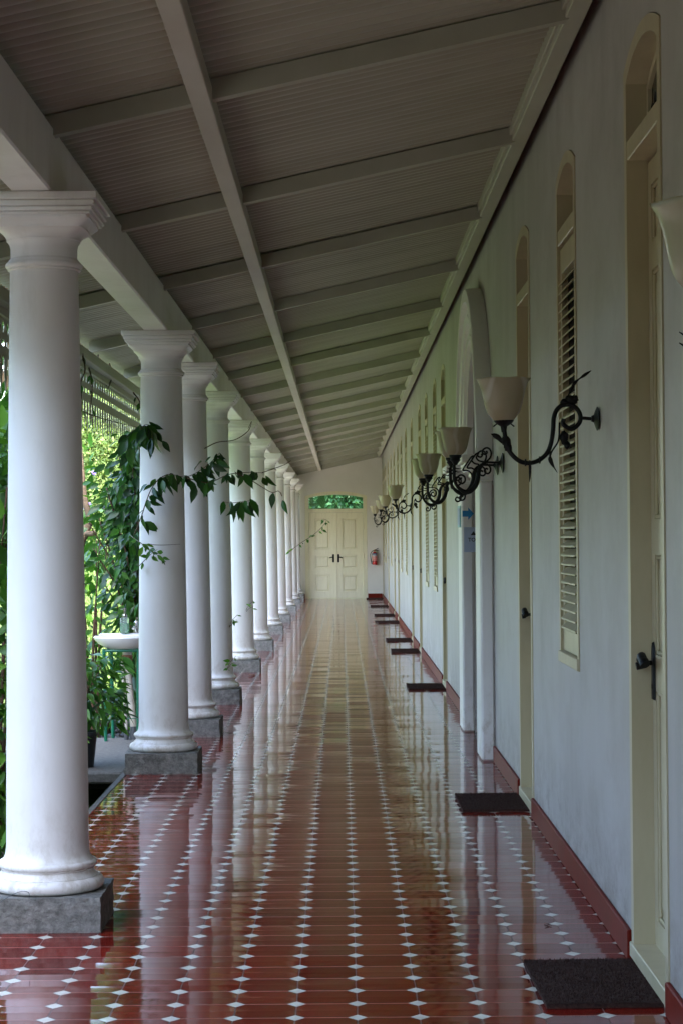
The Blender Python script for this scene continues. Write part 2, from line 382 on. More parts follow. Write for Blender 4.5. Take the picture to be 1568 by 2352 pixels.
b = MB().box(-2.55, -1.47, 2, 13.86, -.8, -.50); b.box(-2.9, -2.5, 2, 14.0, -.8, -.33)
tag(b.build('flower_bed', m_soil), kind='structure')
fl = MB(); fl.box(-1.44, XW + .02, Y0, YE + .4, -.60, 0); fl.box(XW + .02, XW + 2.8, 14.93, 16.56, -.60, 0)
tag(fl.build('floor', m_tiles), kind='structure')
tag(MB().box(-1.475, -1.442, Y0, YE + .3, -.60, .004).build('kerb', m_slab), kind='structure')
b = MB().cbox(-3.6, -1.478, 13.9, 16.35, -.075, .0, .012); b.box(-3.6, -1.478, 16.0, 16.35, -.5, -.076)
tag(b.build('garden_bridge', m_slab), kind='structure')

# ------------------------------------------------------------------ right-hand wall with doors and windows
SPR, CRN = 3.26, 3.345
DW, WW = .86, .80
doors_y = [7.17, 11.92, 21.30, 27.75, 30.85, 38.5, 41.3, 46.7, 52.6]
wins_y = [9.62, 23.25, 25.55, 33.65, 36.35, 44.0, 49.35, 51.2]
ops = [(y - DW / 2, y + DW / 2, 0, SPR, CRN - SPR, .30) for y in doors_y] + [(y - WW / 2, y + WW / 2, .956, SPR, CRN - SPR, .30) for y in wins_y]
AY0, AY1, ASP = 14.90, 16.58, 2.136
ops += [(AY0, AY1, 0, ASP, None, 2.7)]
ops.sort()
def arc(ya, yb, sp, rise, n=16):
    h = (yb - ya) / 2; c = (ya + yb) / 2
    if rise is None: return [(c - h * math.cos(math.pi * k / n), sp + h * math.sin(math.pi * k / n)) for k in range(n + 1)]
    rad = (h * h + rise * rise) / (2 * rise); a = math.asin(h / rad)
    return [(c + rad * math.sin(-a + 2 * a * k / n), sp + rise - rad + rad * math.cos(-a + 2 * a * k / n)) for k in range(n + 1)]
TOP = 5.2
wall = empty('side_wall', (XW, 0, 0), label='long white plaster wall on the right with cream doors, louvred windows and an archway', cat='wall')
b = MB(); y = Y0
for (ya, yb, s0, sp, rise, dep) in ops:
    b.quad((0, y, -.1), (0, ya, -.1), (0, ya, TOP), (0, y, TOP))
    if s0 > 0:
        b.quad((0, ya, -.1), (0, yb, -.1), (0, yb, s0), (0, ya, s0)); b.quad((0, ya, s0), (0, yb, s0), (dep, yb, s0), (dep, ya, s0))
    A = arc(ya, yb, sp, rise)
    for (p, q) in zip(A[:-1], A[1:]):
        b.quad((0, p[0], p[1]), (0, q[0], q[1]), (0, q[0], TOP), (0, p[0], TOP))
        b.quad((0, p[0], p[1]), (0, q[0], q[1]), (dep, q[0], q[1]), (dep, p[0], p[1]))
    for yy in (ya, yb): b.quad((0, yy, s0), (0, yy, sp), (dep, yy, sp), (dep, yy, s0))
    b.add([(dep, ya, s0), (dep, yb, s0)] + [(dep, p[0], p[1]) for p in A[::-1]], [tuple(range(2 + len(A)))])
    y = yb
b.quad((0, y, -.1), (0, YE + .3, -.1), (0, YE + .3, TOP), (0, y, TOP))
b.quad((2.9, Y0, -.1), (2.9, YE + .3, -.1), (2.9, YE + .3, TOP), (2.9, Y0, TOP)); b.quad((0, Y0, TOP), (0, YE + .3, TOP), (2.9, YE + .3, TOP), (2.9, Y0, TOP))
b.quad((0, Y0, -.1), (2.9, Y0, -.1), (2.9, Y0, TOP), (0, Y0, TOP))
b.build('plaster', m_wall, wall, fix=False)
# skirting runs between the openings
edges = [Y0] + [v for o in ops if o[2] == 0 for v in ((o[0], o[1]) if o[5] < 1 else (14.36, 17.08))] + [YE - .004]
for i in range(0, len(edges), 2):
    MB().cbox(-.020, -.001, edges[i] + .012, edges[i + 1] - .012, .001, .112, .004).build('skirting', m_skirt, wall)

def frame_mesh(w, s0, fb, bar, d0=-.006, d1=.085, inner=True):
    """flat cream frame: outer arch matches the wall opening, band fb wide, cross bar at bar=(z0,z1)"""
    b = MB(); h = w / 2 - .0015
    O = arc(-h, h, SPR - .0015, CRN - SPR); I = arc(-h + fb, h - fb, SPR - .045, CRN - SPR - .012)
    for s in (-1, 1): b.box(d0, d1, min(s * h, s * (h - fb)), max(s * h, s * (h - fb)), s0, SPR - .05)
    for k in range(len(O) - 1):
        o0, o1, i0, i1 = O[k], O[k + 1], I[k], I[k + 1]
        if k == 0: i0 = (i0[0], SPR - .05)
        if k == len(O) - 2: i1 = (i1[0], SPR - .05)
        b.add([(d0, *o0), (d0, *o1), (d0, *i1), (d0, *i0), (d1, *o0), (d1, *o1), (d1, *i1), (d1, *i0)],
              [(0, 1, 2, 3), (4, 7, 6, 5), (0, 4, 5, 1), (2, 6, 7, 3)])
    for s in (-1, 1):                                    # corner pieces where the stile meets the arch
        T = [(s * h, SPR - .05), (s * h, SPR - .0015), (s * (h - fb), SPR - .05)]
        b.add([(d0, *p) for p in T] + [(d1, *p) for p in T], [(0, 1, 2), (3, 5, 4), (0, 3, 4, 1)])
    b.cbox(d0 + .002, d1, -h + fb - .001, h - fb + .001, bar[0], bar[1], .003)
    if s0 > 0: b.cbox(d0 - .008, d1, -h, h, s0 + .0015, s0 + .055, .003)
    return b
def panel_slab(b, x0, y0, y1, z0, z1, panels, th=.035):
    """joinery: slab with recessed moulded panels; x0 = face plane, panels = list of (ya, yb, za, zb)"""
    b.box(x0 + .014, x0 + th, y0, y1, z0, z1)
    ysx = sorted({p[0] for p in panels} | {p[1] for p in panels} | {y0, y1})
    zs = sorted({p[2] for p in panels} | {p[3] for p in panels} | {z0, z1})
    def inp(ym, zm): return any(p[0] < ym < p[1] and p[2] < zm < p[3] for p in panels)
    for i in range(len(ysx) - 1):
        z = 0
        while z < len(zs) - 1:
            ym = (ysx[i] + ysx[i + 1]) / 2
            if inp(ym, (zs[z] + zs[z + 1]) / 2): z += 1; continue
            e = z
            while e < len(zs) - 1 and not inp(ym, (zs[e] + zs[e + 1]) / 2): e += 1
            b.box(x0, x0 + .0141, ysx[i], ysx[i + 1], zs[z], zs[e]); z = e
    for (ya, yb, za, zb) in panels:                      # bevelled raised field with a moulding round it
        m = .016
        for (a, c, d, e) in ((ya, yb, za, za + m), (ya, yb, zb - m, zb), (ya, ya + m, za + m, zb - m), (yb - m, yb, za + m, zb - m)):
            b.cbox(x0 + .004, x0 + .0139, a + .001, c - .001, d + .001, e - .001, .003)
        q = .035; u = .022
        b.add([(x0 + .0138, ya + q, za + q), (x0 + .0138, yb - q, za + q), (x0 + .0138, yb - q, zb - q), (x0 + .0138, ya + q, zb - q),
               (x0 + .006, ya + q + u, za + q + u), (x0 + .006, yb - q - u, za + q + u), (x0 + .006, yb - q - u, zb - q - u), (x0 + .006, ya + q + u, zb - q - u)],
              [(4, 5, 6, 7), (0, 1, 5, 4), (1, 2, 6, 5), (2, 3, 7, 6), (3, 0, 4, 7)])
def scroll(cx, cz, r, turns=1.3, a0=0, s=1, n=22, x=0):
    return [(x, cx + s * r * (1 - .75 * k / n) * math.cos(a0 + s * 0 + 2 * math.pi * turns * k / n), cz + r * (1 - .75 * k / n) * math.sin(a0 + 2 * math.pi * turns * k / n)) for k in range(n + 1)]
def lever(parent, side=-1, x=0., y=0., z=1.07):
    b = MB()
    prof = [(-.018, -.105), (-.022, -.06), (-.020, 0), (-.022, .05), (-.014, .09), (0, .107), (.014, .09), (.022, .05), (.020, 0), (.022, -.06), (.018, -.105)]
    vs = [(x, y + a, z + c) for a, c in prof] + [(x - .009, y + a * .8, z + c * .96) for a, c in prof]; n = len(prof)
    b.add(vs, [tuple(range(n)), tuple(range(2 * n - 1, n - 1, -1))] + [(i, (i + 1) % n, n + (i + 1) % n, n + i) for i in range(n)])
    b.tube([(x, y, z + .03), (x - .05, y, z + .03)], .009, 10)
    b.tube(catmull([(x - .048, y, z + .03), (x - .056, y + side * .03, z + .046), (x - .058, y + side * .07, z + .06), (x - .056, y + side * .11, z + .045), (x - .052, y + side * .13, z + .03)], 5), [.012] * 4 + [.014] * 6 + [.017] * 6 + [.019] * 5, 10, flat=.8)
    b.tube([(x - .045, y, z + .022), (x - .066, y, z + .018)], .014, 12)
    b.tube([(x - .002, y, z - .055), (x - .011, y, z - .055)], .010, 10)
    return b.build('handle', m_iron, parent, smooth=True)
def make_door():
    t = empty('door', (0, 0, 0), wall)
    frame_mesh(DW, .02, .06, (2.93, 3.00)).build('frame', m_cream, t)
    b = MB(); hw = DW / 2 - .062
    panel_slab(b, .072, -hw, hw, .03, 2.918, [(ya, yb, za, zb) for (ya, yb) in ((-hw + .075, -.045), (.045, hw - .075)) for (za, zb) in ((.17, 1.0), (1.13, 1.49), (1.62, 2.52), (2.62, 2.83))])
    b.build('leaf', m_cream, t)
    b = MB(); b.box(.070, .0845, -hw, hw, 3.001, 3.045); b.box(.070, .0845, -hw, -hw + .035, 3.045, 3.20); b.box(.070, .0845, hw - .035, hw, 3.045, 3.20)
    A = arc(-hw, hw, 3.20, .09, 10); B = arc(-hw + .035, hw - .035, 3.185, .075, 10)
    for k in range(10): b.add([(.070, *A[k]), (.070, *A[k + 1]), (.070, *B[k + 1]), (.070, *B[k]), (.0845, *B[k + 1]), (.0845, *B[k])], [(0, 1, 2, 3), (3, 2, 4, 5)])
    b.build('fanlight_frame', m_cream, t)
    MB().box(.086, .095, -hw, hw, 3.0, 3.3).build('fanlight_glass', m_dark, t)
    b = MB()
    for s in (-1, 1):
        b.tube(scroll(s * .17, 3.12, .06, 1.4, math.pi / 2, s, x=.078), .006, 6); b.tube(scroll(s * .27, 3.09, .035, 1.3, -math.pi / 2, -s, x=.078), .005, 6)
        b.tube(catmull([(.078, 0, 3.05), (.078, s * .05, 3.11), (.078, s * .04, 3.17), (.078, 0, 3.21)], 6), .006, 6)
    b.build('fanlight_grille', m_iron, t, smooth=True)
    lever(t, -1, .070, hw - .055, 1.07)
    MB().cbox(-.004, .12, -DW / 2 + .002, DW / 2 - .002, .001, .028, .003).build('threshold', m_terr, t)
    b = MB()
    for z in (.35, 1.45, 2.6): b.tube([(.066, -hw + .004, z - .045), (.066, -hw + .004, z + .045)], .008, 8)
    b.build('hinge', m_cream, t)
    return t
door0 = make_door()
for i, y in enumerate(doors_y):
    if i == 0: door0.location = (0, y, 0)
    else: copy_tree(door0, wall, (0, y, 0))
def make_window():
    t = empty('window', (0, 0, 0), wall)
    frame_mesh(WW, .956, .05, (2.955, 3.03)).build('frame', m_cream, t)
    hw = WW / 2 - .053; b = MB(); x0, x1 = .008, .040
    z0, z1 = 1.015, 2.94
    b.cbox(x0, x1, -hw, -hw + .055, z0, z1, .002); b.cbox(x0, x1, hw - .055, hw, z0, z1, .002)
    b.cbox(x0, x1, -hw + .056, hw - .056, z0, z0 + .1, .002); b.cbox(x0, x1, -hw + .056, hw - .056, z1 - .12, z1, .002)
    b.build('shutter_frame', m_cream, t)
    b = MB(); zz = z0 + .125
    while zz < z1 - .14:
        for (ya, yb) in ((-hw + .050, hw - .050),):
            b.add([(-.008, ya, zz - .018), (-.008, yb, zz - .018), (-.008, yb, zz - .010), (-.008, ya, zz - .010),
                   (.026, ya, zz + .012), (.026, yb, zz + .012), (.026, yb, zz + .018), (.026, ya, zz + .018)],
                  [(0, 1, 2, 3), (4, 7, 6, 5), (3, 2, 6, 7), (0, 4, 5, 1), (0, 3, 7, 4), (1, 5, 6, 2)])
        zz += .043
    b.build('louvres', m_cream, t)
    MB().box(.041, .050, -hw, hw, z0, 2.94).build('opening_sheet', m_void, t)  # black sheet painting the darkness of the room behind the louvres
    MB().box(.086, .095, -hw, hw, 3.0, 3.3).build('fanlight_glass', m_dark, t)
    b = MB(); A = arc(-hw, hw, 3.20, .09, 10); B = arc(-hw + .035, hw - .035, 3.185, .075, 10)
    b.box(.070, .0845, -hw, -hw + .035, 3.031, 3.20); b.box(.070, .0845, hw - .035, hw, 3.031, 3.20)
    for k in range(10): b.add([(.070, *A[k]), (.070, *A[k + 1]), (.070, *B[k + 1]), (.070, *B[k]), (.0845, *B[k + 1]), (.0845, *B[k])], [(0, 1, 2, 3), (3, 2, 4, 5)])
    b.build('fanlight_frame', m_cream, t)
    return t
win0 = make_window()
for i, y in enumerate(wins_y):
    if i == 0: win0.location = (0, y, 0)
    else: copy_tree(win0, wall, (0, y, 0))
# arch surround
ar = empty('archway', (0, 0, 0), wall, label='tall moulded arch on two shallow pilasters')
for (ya, yb) in ((14.40, AY0), (AY1, 17.08)):
    MB().cbox(-.095, -.001, ya, yb, 0, 1.95, .014).build('pilaster', m_col, ar)
    b = MB(); ins = -.0 
    for (p, z0, z1) in ((.010, 1.95, 1.965), (.03, 1.965, 1.985), (.045, 1.985, 2.02), (.085, 2.02, 2.04), (.10, 2.04, 2.08), (.125, 2.08, 2.136)):
        b.cbox(-.095 - p, .25, ya - p * .35, yb + p * .35, z0 + .0008, z1, .004)
    b.build('impost', m_col, ar)
b = MB(); cy = (AY0 + AY1) / 2; r0 = (AY1 - AY0) / 2
prof = [(r0, .0), (r0, .05), (r0 + .07, .05), (r0 + .08, .075), (r0 + .12, .08), (r0 + .13, .06), (r0 + .2, .06), (r0 + .21, .09), (r0 + .27, .10), (r0 + .28, .075), (r0 + .36, .075), (r0 + .37, .115), (r0 + .46, .115), (r0 + .47, .10), (r0 + .47, .0)]
n = 40; vs = []
for k in range(n + 1):
    a = math.pi * k / n
    for (r, p) in prof: vs.append((-p - .001, cy - r * math.cos(a), ASP + r * math.sin(a)))
np_ = len(prof)
b.add(vs, [(k * np_ + i, (k + 1) * np_ + i, (k + 1) * np_ + i + 1, k * np_ + i + 1) for k in range(n) for i in range(np_ - 1)] + [tuple(range(np_)), tuple(n * np_ + i for i in range(np_))])
b.build('archivolt', m_col, ar, smooth=True)

# ------------------------------------------------------------------ end wall with double door
EX0, EX1, ESP, ECR = -.944, .653, 2.655, 2.776
ew = empty('end_wall', (0, YE, 0), label='cream white wall closing the far end of the corridor round the double door', cat='wall')
b = MB(); A = arc(EX0, EX1, ESP, ECR - ESP)
XL = -1.36
b.quad((XL, 0, -.1), (EX0, 0, -.1), (EX0, 0, 4.4), (XL, 0, 4.4)); b.quad((EX1, 0, -.1), (XW, 0, -.1), (XW, 0, 4.4), (EX1, 0, 4.4))
for p, q in zip(A[:-1], A[1:]):
    b.quad((p[0], 0, p[1]), (q[0], 0, q[1]), (q[0], 0, 4.4), (p[0], 0, 4.4)); b.quad((p[0], 0, p[1]), (q[0], 0, q[1]), (q[0], .3, q[1]), (p[0], .3, p[1]))
    b.quad((p[0], .3, p[1]), (q[0], .3, q[1]), (q[0], .3, 4.4), (p[0], .3, 4.4))
for xx in (EX0, EX1): b.quad((xx, 0, 0), (xx, .3, 0), (xx, .3, ESP), (xx, 0, ESP))
b.quad((XL, .3, -.1), (EX0, .3, -.1), (EX0, .3, 4.4), (XL, .3, 4.4)); b.quad((EX1, .3, -.1), (XW, .3, -.1), (XW, .3, 4.4), (EX1, .3, 4.4))
b.quad((XL, 0, -.1), (XL, .3, -.1), (XL, .3, 4.4), (XL, 0, 4.4)); b.quad((XL, 0, 4.4), (XL, .3, 4.4), (XW, .3, 4.4), (XW, 0, 4.4))
b.build('plaster', m_endw, ew, fix=False)
for (a, c) in ((XL + .01, EX0 - .012), (EX1 + .012, XW - .024)): MB().cbox(a, c, -.020, -.001, .001, .123, .004).build('skirting', m_skirt, ew)
dd = empty('double_door', (0, 0, 0), ew)
b = MB(); fb = .10; O = arc(EX0 + .002, EX1 - .002, ESP - .002, ECR - ESP); I = arc(EX0 + fb, EX1 - fb, 2.610, .075)
b.box(EX0 + .002, EX0 + fb, -.012, .12, .0, 2.60); b.box(EX1 - fb, EX1 - .002, -.012, .12, .0, 2.60)
for k in range(len(O) - 1):
    o0, o1, i0, i1 = O[k], O[k + 1], I[k], I[k + 1]
    b.add([(o0[0], -.012, o0[1]), (o1[0], -.012, o1[1]), (i1[0], -.012, i1[1]), (i0[0], -.012, i0[1]), (o0[0], .12, o0[1]), (o1[0], .12, o1[1]), (i1[0], .12, i1[1]), (i0[0], .12, i0[1])],
          [(0, 1, 2, 3), (4, 7, 6, 5), (0, 4, 5, 1), (2, 6, 7, 3)])
for xo, xi in ((EX0 + .002, EX0 + fb), (EX1 - .002, EX1 - fb)):
    T = [(xo, 2.60), (xo, ESP - .002), (xi, 2.610), (xi, 2.60)]
    b.add([(p[0], -.012, p[1]) for p in T] + [(p[0], .12, p[1]) for p in T], [(0, 1, 2, 3), (4, 7, 6, 5), (0, 4, 5, 1), (2, 6, 7, 3)])
b.cbox(EX0 + fb - .001, EX1 - fb + .001, -.010, .12, 2.222, 2.323, .004)
b.build('frame', m_creamdoor, dd)
rows = ((.173, .621), (.780, 1.123), (1.268, 2.075))
for (xa, xb, pa, pb) in ((EX0 + fb + .003, -.140, -.698, -.310), (-.136, EX1 - fb - .003, .015, .397)):
    b = MB(); panel_slab(b, 0, xa, xb, .002, 2.218, [(pa, pb, za, zb) for za, zb in rows], .045)
    b.v = [(v[1], v[0] * 2.6 + .02, v[2]) for v in b.v]
    b.build('door_leaf', m_creamdoor, dd)
MB().cbox(-.160, -.118, .004, .030, .02, 2.215, .004).build('meeting_strip', m_creamdoor, dd)
for sx, xx in ((-1, -.218), (1, -.086)):
    b = MB(); b.cbox(xx - .024, xx + .024, .008, .0195, .935, 1.145, .006); b.tube([(xx, .01, 1.057), (xx, -.04, 1.057)], .011, 8)
    b.tube(catmull([(xx, -.04, 1.057), (xx + sx * .04, -.045, 1.068), (xx + sx * .10, -.045, 1.052)], 4), .013, 8); b.build('handle', m_iron, dd, smooth=True)
for xx in (EX0 + fb - .006, EX1 - fb + .006):
    for z in (.345, 1.10, 1.85):
        MB().tube([(xx, -.02, z - .07), (xx, -.02, z + .07)], .014, 8).build('hinge', m_creamdoor, dd, smooth=True)
MB().box(EX0 + fb, EX1 - fb, .05, .056, 2.32, 2.70).build('fanlight_pane', m_pane, dd)

# ------------------------------------------------------------------ roof of the veranda
def hb(x): return CAM_H + 1.63 + .218 * (x + 1.146)        # underside of the rafters
SL = .218
rf = empty('veranda_roof', (0, 0, 0), label='sloping veranda roof of pale rafters under ribbed sheeting', cat='roof')
XO, XI = -2.02, 1.0
b = MB(); yy = np.arange(Y0, YE, .0085); pitch_c = .102
vs = []
for y in yy:
    t = (y / pitch_c) % 1.0
    dz = .046 * abs(math.cos(math.pi * t)) ** 4 * (1 if int(y / pitch_c) % 3 else .55) + .002 * math.sin(y * 9.1) - .006
    for x in (XO, -1.2, -.3, .35, .93): vs.append((x, y, hb(x) + .095 + dz))
b.add(vs, [(i * 5 + k, i * 5 + k + 1, (i + 1) * 5 + k + 1, (i + 1) * 5 + k) for i in range(len(yy) - 1) for k in range(4)])
b.build('ceiling_sheets', m_sheet, rf, smooth='all', fix=False)
b = MB()
for (z0, z1) in ((.18, .22),): b.add([(XO - .1, Y0, hb(XO - .1) + z0), (XW - .001, Y0, hb(XW) + z0), (XW - .001, YE + .3, hb(XW) + z0), (XO - .1, YE + .3, hb(XO - .1) + z0),
                                     (XO - .1, Y0, hb(XO - .1) + z1), (XW - .001, Y0, hb(XW) + z1), (XW - .001, YE + .3, hb(XW) + z1), (XO - .1, YE + .3, hb(XO - .1) + z1)],
    [(0, 1, 2, 3), (4, 7, 6, 5), (0, 4, 5, 1), (1, 5, 6, 2), (2, 6, 7, 3), (3, 7, 4, 0)])
b.build('roof_covering', m_roof, rf)
b = MB()
b.add([(-1.95, 0, hb(-1.95)), (.93, 0, hb(.93)), (.93, 0, hb(.93) + .083), (-1.95, 0, hb(-1.95) + .083), (-1.95, .065, hb(-1.95)), (.93, .065, hb(.93)), (.93, .065, hb(.93) + .083), (-1.95, .065, hb(-1.95) + .083)],
      [(0, 1, 2, 3), (4, 7, 6, 5), (0, 4, 5, 1), (1, 5, 6, 2), (2, 6, 7, 3), (3, 7, 4, 0)])
r0_ = b.build('rafter', m_timber, rf)
ry = [8.30 + 2.585 * k for k in range(-2, 18)]
for i, y in enumerate([v for v in ry if v < YE - .1]):
    o = r0_ if i == 0 else r0_.copy()
    if i: COL.objects.link(o); o.parent = rf
    o.location = (0, y, 0)
r_ = r0_.copy(); COL.objects.link(r_); r_.parent = rf; r_.location = (0, YE - .075, 0)
MB().cbox(-.588, -.505, Y0, YE - .08, hb(-.545) - .02, hb(-.545) + .06, .004).build('purlin', m_purlin, rf)
b = MB(); b.cbox(.915, .995, Y0, YE - .002, hb(.95) - .0, hb(.95) + .12, .004); b.cbox(.90, .945, Y0, YE - .002, hb(.95) + .03, hb(.95) + .10, .003)
b.build('wall_ledger', m_timber, rf)
MB().box(1.0, XW - .003, Y0, YE - .01, hb(1.0) + .12, hb(1.0) + .165).build('ledger_shade_strip', m_void, rf)  # black strip painting the shade between ledger and wall
MB().cbox(-1.31, -1.146, Y0, YE + .01, 2.956, hb(-1.31) + .07, .008).build('column_beam', m_col, rf)
MB().cbox(-1.99, -1.915, Y0, YE + .3, hb(-1.95) - .085, hb(-1.95) - .002, .004).build('eave_beam', m_timber, rf)
# pierced valance of pointed boards
b = MB(); VX = -2.0; VT = hb(-1.95) - .087; VB = 2.43; pit = .173
b.box(VX - .012, VX + .030, Y0, YE, VT - .045, VT)
def vprism(poly):
    n = len(poly); b.add([(VX, y, z) for y, z in poly] + [(VX + .003, y, z) for y, z in poly], [tuple(range(n)), tuple(range(2 * n - 1, n - 1, -1))] + [(i, (i + 1) % n, n + (i + 1) % n, n + i) for i in range(n)])
z0 = VT - .045; k = 0; y = 5.0
zA, zB, zC, zD = z0 - .010, z0 - .088, z0 - .125, z0 - .168      # lens slot, then small oval, then solid to slot top
while y < YE - .2:
    c = y; h = pit / 2; e1, e2 = .044, .050
    # board half-shapes on both sides of the openings centred on y=c
    for s in (-1, 1):
        L = [(c, z0), (c, zA), (c + s * e1, (zA + zB) / 2 + .01), (c, zB), (c, zC), (c + s * e2, zC - .010), (c + s * e2, zD + .008), (c, zD),
             (c, zD - .055), (c + s * .034, zD - .070), (c + s * .030, zD - .090), (c + s * .028, VB + .14), (c + s * h * .75, VB + .06), (c + s * h, VB), (c + s * h, z0)]
        vprism(L if s > 0 else L[::-1])
    y += pit
b.build('valance', m_timber, rf, fix=True)

# ------------------------------------------------------------------ columns
CX = -1.21
def chipped_block(x0, x1, y0, y1, z0, z1, j=.004, n=9, nz=4):
    import bmesh
    b = bmesh.new()
    def V(i, jn, k): return (x0 + (x1 - x0) * i / n, y0 + (y1 - y0) * jn / n, z0 + (z1 - z0) * k / nz)
    idx = {}
    for i in range(n + 1):
        for q in range(n + 1):
            for k in range(nz + 1):
                e = (i in (0, n)) + (q in (0, n)) + (k in (0, nz))
                if e:
                    p = Vector(V(i, q, k))
                    a = j * (1.8 if e > 1 else .6)
                    c = Vector(((x0 + x1) / 2, (y0 + y1) / 2, (z0 + z1) / 2)) - p
                    if k > 0: p += Vector((c.x, c.y, c.z if k == nz else 0)).normalized() * random.uniform(0, a)
                    idx[i, q, k] = b.verts.new(p)
    fs = []
    for a in range(n):
        for c in range(n):
            fs.append((idx[a, c, nz], idx[a + 1, c, nz], idx[a + 1, c + 1, nz], idx[a, c + 1, nz]))
        for k in range(nz):
            fs += [(idx[a, 0, k], idx[a + 1, 0, k], idx[a + 1, 0, k + 1], idx[a, 0, k + 1]), (idx[a, n, k], idx[a + 1, n, k], idx[a + 1, n, k + 1], idx[a, n, k + 1]),
                   (idx[0, a, k], idx[0, a + 1, k], idx[0, a + 1, k + 1], idx[0, a, k + 1]), (idx[n, a, k], idx[n, a + 1, k], idx[n, a + 1, k + 1], idx[n, a, k + 1])]
    for f in fs: b.faces.new(f)
    for v in [v for v in b.verts if not v.link_faces]: b.verts.remove(v)
    bmesh.ops.recalc_face_normals(b, faces=b.faces)
    m = MB(); b.verts.index_update(); m.v = [tuple(v.co) for v in b.verts]; m.f = [tuple(v.index for v in f.verts) for f in b.faces]; b.free(); return m
def make_column():
    t = empty('column', (0, 0, 0))
    chipped_block(-.244, .244, -.244, .244, .001, .140, .006, 14, 5).build('plinth', m_conc, t)
    b = MB(); P = []
    for k in range(9): a = math.pi * (k / 8 - .5); P.append((.203 + .027 * math.cos(a), .168 + .027 * math.sin(a)))
    P += [(.204, .197), (.200, .203), (.190, .212), (.187, .222), (.192, .228), (.195, .231)]
    for k in range(7): a = math.pi * (k / 6 - .5); P.append((.188 + .014 * math.cos(a), .246 + .014 * math.sin(a)))
    P += [(.186, .263), (.178, .270), (.172, .285), (.169, .305)]
    b.lathe([(.0, .1405), (.2, .1405)] + P + [(.1675, .33)], seg=48, cap=False); b.build('base', m_col, t, smooth=True)
    b = MB(); P = []
    for k in range(13):
        s = k / 12; P.append((.1675 - .0285 * (s ** 1.25), .33 + (2.66 - .33) * s))
    b.lathe(P, seg=56, cap=False); b.build('shaft', m_col, t, smooth='all')
    b = MB(); P = [(.139, 2.66), (.149, 2.664)]
    for k in range(7): a = math.pi * (k / 6 - .5); P.append((.147 + .011 * math.cos(a), 2.683 + .012 * math.sin(a)))
    P += [(.146, 2.699), (.142, 2.706), (.136, 2.712), (.136, 2.752), (.140, 2.768), (.148, 2.782), (.152, 2.783), (.152, 2.792), (.162, 2.808), (.175, 2.822), (.180, 2.824), (.180, 2.832), (.192, 2.846), (.205, 2.857), (.205, 2.868)]
    def sq(r, z, a, i):                                   # round neck opening into a square top
        f = smooth((z - 2.77) / .075)
        c = max(abs(math.cos(a)), abs(math.sin(a))); rs = min(r / c, r * 1.36)
        return r * (1 - f) + rs * f, z
    b.lathe(P, seg=56, rfun=sq, cap=False)
    for (hw, za, zb) in ((.214, 2.868, 2.880), (.224, 2.880, 2.898), (.233, 2.8985, 2.922), (.246, 2.9225, 2.955)): b.cbox(-hw, hw, -hw, hw, za + .0004, zb, .004)
    b.build('capital', m_col, t, smooth=True)
    return t
cols_y = [8.47, 13.99, 16.52, 19.72, 24.42, 29.0, 33.9, 38.7, 43.7, 48.3, 52.9]
cl = ['thick white column nearest the camera, at the left edge of the photo',
      'white column with the dark creeper at its left side and leafy vine crossing its shaft',
      'third white column from the camera, close behind the one the vine springs from',
      'fourth white column from the camera, with a leaf tuft at its upper right',
      'fifth white column from the camera, behind the tip leaves of the vine',
      'sixth white column from the camera along the left row',
      'seventh white column from the camera along the left row',
      'eighth white column from the camera along the left row',
      'ninth white column from the camera, where the thin far vine starts',
      'tenth white column, last but one before the end wall',
      'farthest white column, standing beside the end wall']
col0 = make_column()
for i, y in enumerate(cols_y):
    o = col0 if i == 0 else copy_tree(col0)
    o.location = (CX, y, 0); tag(o, cl[i], 'column', 'white columns along the open side')
    if i: o.rotation_euler.z = R(90 * (i % 4))

# ------------------------------------------------------------------ door mats
mat0 = None
def make_mat():
    b = MB(); nx, ny = 22, 34; X, Y = .205, .35; vs = []
    for j in range(ny + 1):
        for i in range(nx + 1):
            vs.append((-X + 2 * X * i / nx + random.uniform(-.001, .001), -Y + 2 * Y * j / ny + random.uniform(-.001, .001), .020 + random.uniform(-.0015, .0015)))
    n0 = len(vs); b.add(vs, [(j * (nx + 1) + i, j * (nx + 1) + i + 1, (j + 1) * (nx + 1) + i + 1, (j + 1) * (nx + 1) + i) for j in range(ny) for i in range(nx)])
    b.box(-X - .002, X + .002, -Y - .002, Y + .002, .001, .0175)
    for k in range(5200):                              # coir tufts
        x = random.uniform(-X - .003, X + .003); y = random.uniform(-Y - .003, Y + .003); a = random.uniform(0, 3.14); h = random.uniform(.004, .010); w_ = .0022
        dx, dy = math.cos(a) * w_, math.sin(a) * w_; lx, ly = random.uniform(-.004, .004), random.uniform(-.004, .004)
        b.add([(x - dx, y - dy, .019), (x + dx, y + dy, .019), (x + lx, y + ly, .020 + h)], [(0, 1, 2)])
    return b.build('doormat', m_mat, fix=False)
ml = ['dark brown coir doormat nearest the camera, at the threshold of the first door', 'dark brown doormat in front of the second door from the camera, before the archway',
      'dark doormat on the red tiles just beyond the archway', 'thin dark doormat fourth from the camera along the right wall', 'thin dark doormat fifth from the camera along the right wall',
      'thin dark doormat sixth from the camera, slightly skewed', 'thin dark doormat seventh from the camera along the right wall', 'thin dark doormat last but one before the end wall', 'farthest dark doormat, in the corner below the fire extinguisher']
mpos = [(.862, 7.20, 1.2), (.875, 12.10, .4), (.875, 21.5, .3), (.87, 28.35, -.8), (.87, 31.4, .5), (.83, 38.1, 3.5), (.85, 41.5, 0), (.85, 46.9, .7), (.82, 52.75, 0)]
mat0 = make_mat()
